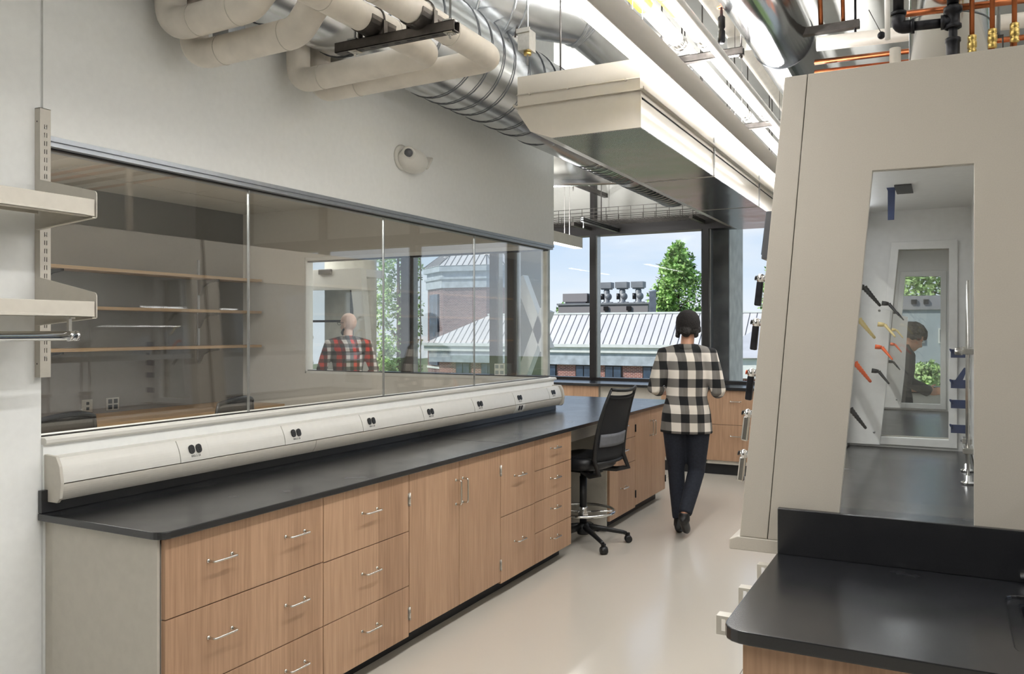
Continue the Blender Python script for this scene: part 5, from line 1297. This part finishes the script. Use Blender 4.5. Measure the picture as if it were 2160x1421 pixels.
    if hairkind=='beanie':
        h=MB(); pr=[(.088,-.045),(.094,-.02),(.096,.03),(.088,.075),(.062,.112),(.03,.128),(0,.132)]
        c=V('head'); m=MB(); m.lathe([(r*H,z*H) for r,z in pr],c+Vector((0,-.012,0)),(0,-.18,1),n=28); m.lathe([(.092*H,-.05*H),(.099*H,-.045*H),(.099*H,-.01*H),(.094*H,-.006*H)],c+Vector((0,-.006,0)),(0,-.18,1),n=28)
        build('beanie',m,'beanie',t)
        h.tube([P(-.07,-.03,-.02),P(-.075,-.04,-.085),P(-.06,-.045,-.10)],[.022,.02,.006],n=10).tube([P(.07,-.03,-.02),P(.072,-.04,-.08),P(.06,-.045,-.10)],[.022,.02,.006],n=10).tube([P(0,-.085,0),P(0,-.085,-.06),P(0,-.07,-.095)],[.05,.05,.02],n=14,ry=[.02,.024,.012],up=(1,0,0))
        fused('hair',h,'hair',t,.008,2)
    elif hairkind=='curly':
        h=MB(); rnd=random.Random(5)
        for k in range(150):
            a=rnd.random()*2*PI; z=rnd.uniform(-.35,1); rr=math.sqrt(max(0,1-z*z))
            if z<.25 and math.sin(a)>.35: continue
            h.ball(tuple(P(.085*rr*math.cos(a),-.014+.108*rr*math.sin(a),.03+.105*z)),.022+.008*rnd.random(),n=8,m=5)
        fused('hair',h,'hair',t,.007,1)
    else:
        h=MB()
        # trimmed beard
        h.tube([P(-.062,.005,-.05),P(-.045,.05,-.09),P(0,.078,-.105),P(.045,.05,-.09),P(.062,.005,-.05)],[.012,.02,.024,.02,.012],n=10)
        fused('beard',h,'hair',t,.007,2)
        g=MB()
        for q in (-1,1):
            g.tube([P(q*.032+.024*math.cos(a),.100,.018+.019*math.sin(a)) for a in [2*PI*k/16 for k in range(16)]],.0028*H,n=6,closed=True)
            g.tube([P(q*.057,.100,.022),P(q*.080,.05,.020),P(q*.082,-.015,.012)],.003*H,n=6)
        g.tube([P(-.009,.101,.022),P(.009,.101,.022)],.0028*H,n=6)
        build('glasses',g,'black',t)
    t.location=loc; t.rotation_euler=(0,0,rot); t.scale=(scale,)*3
    return t
J1=dict(pelvis=(.0,.0,.93),waist=(.0,.015,1.07),chest=(.0,.03,1.27),neck=(.0,.045,1.46),head=(.005,.07,1.625),face=(0.05,1,-.12),
 shL=(-.175,.03,1.395),elL=(-.245,-.035,1.13),wrL=(-.205,.17,1.09),handL=(-.15,.26,1.10),thumbL=(.3,0,1),
 shR=(.175,.03,1.395),elR=(.250,-.03,1.13),wrR=(.215,.18,1.08),handR=(.16,.27,1.09),thumbR=(-.3,0,1),
 hipL=(-.09,0,.87),knL=(-.085,.035,.48),anL=(-.055,.0,.085),toeL=(-.06,.15,.03),
 hipR=(.09,0,.87),knR=(.075,.03,.49),anR=(.015,-.20,.17),toeR=(.025,-.10,.05),hem=.79,sleeve=.45,curl=.7)
person('person walking away in a black and white plaid shirt, dark jeans and dark knit hat',None,(-1.80,6.42,0),.12,J1,1.0,dict(skin='skin',shirt='plaid1',trousers='jeans',shoe='shoe'),'beanie')
J2=dict(pelvis=(.0,.0,.96),waist=(.0,.0,1.10),chest=(.0,.02,1.32),neck=(.0,.05,1.51),head=(.0,.09,1.665),face=(-.75,.7,-.1),
 shL=(-.20,.03,1.43),elL=(-.29,-.02,1.15),wrL=(-.25,.20,1.05),handL=(-.22,.30,1.05),thumbL=(.3,0,1),
 shR=(.20,.03,1.43),elR=(.29,.0,1.15),wrR=(.22,.22,1.05),handR=(.16,.31,1.05),thumbR=(-.3,0,1),
 hipL=(-.10,0,.90),knL=(-.11,.02,.50),anL=(-.12,.0,.085),toeL=(-.14,.15,.03),
 hipR=(.10,0,.90),knR=(.11,.02,.50),anR=(.12,.0,.085),toeR=(.14,.15,.03),hem=.82,sleeve=.7,curl=.5)
person('bald person with glasses in a red and black plaid shirt seen through the office glass',None,(-5.93,7.4,0),math.radians(38),J2,1.06,dict(skin='skin2',shirt='plaid2',trousers='jeans',shoe='shoe'),'bald')
J3=dict(J2); J3.update(head=(.0,.15,1.54),face=(0,1,-.55),neck=(.0,.06,1.46),chest=(0,.02,1.28),sleeve=.95,shL=(-.19,.03,1.38),shR=(.19,.03,1.38))
person('dark-haired person in a black hoodie looking down, seen through both fume hoods',None,(-.40,8.55,0),math.radians(-68),J3,1.0,dict(skin='skin',shirt='hoodie',trousers='jeans',shoe='shoe'),'curly',scale=.985)
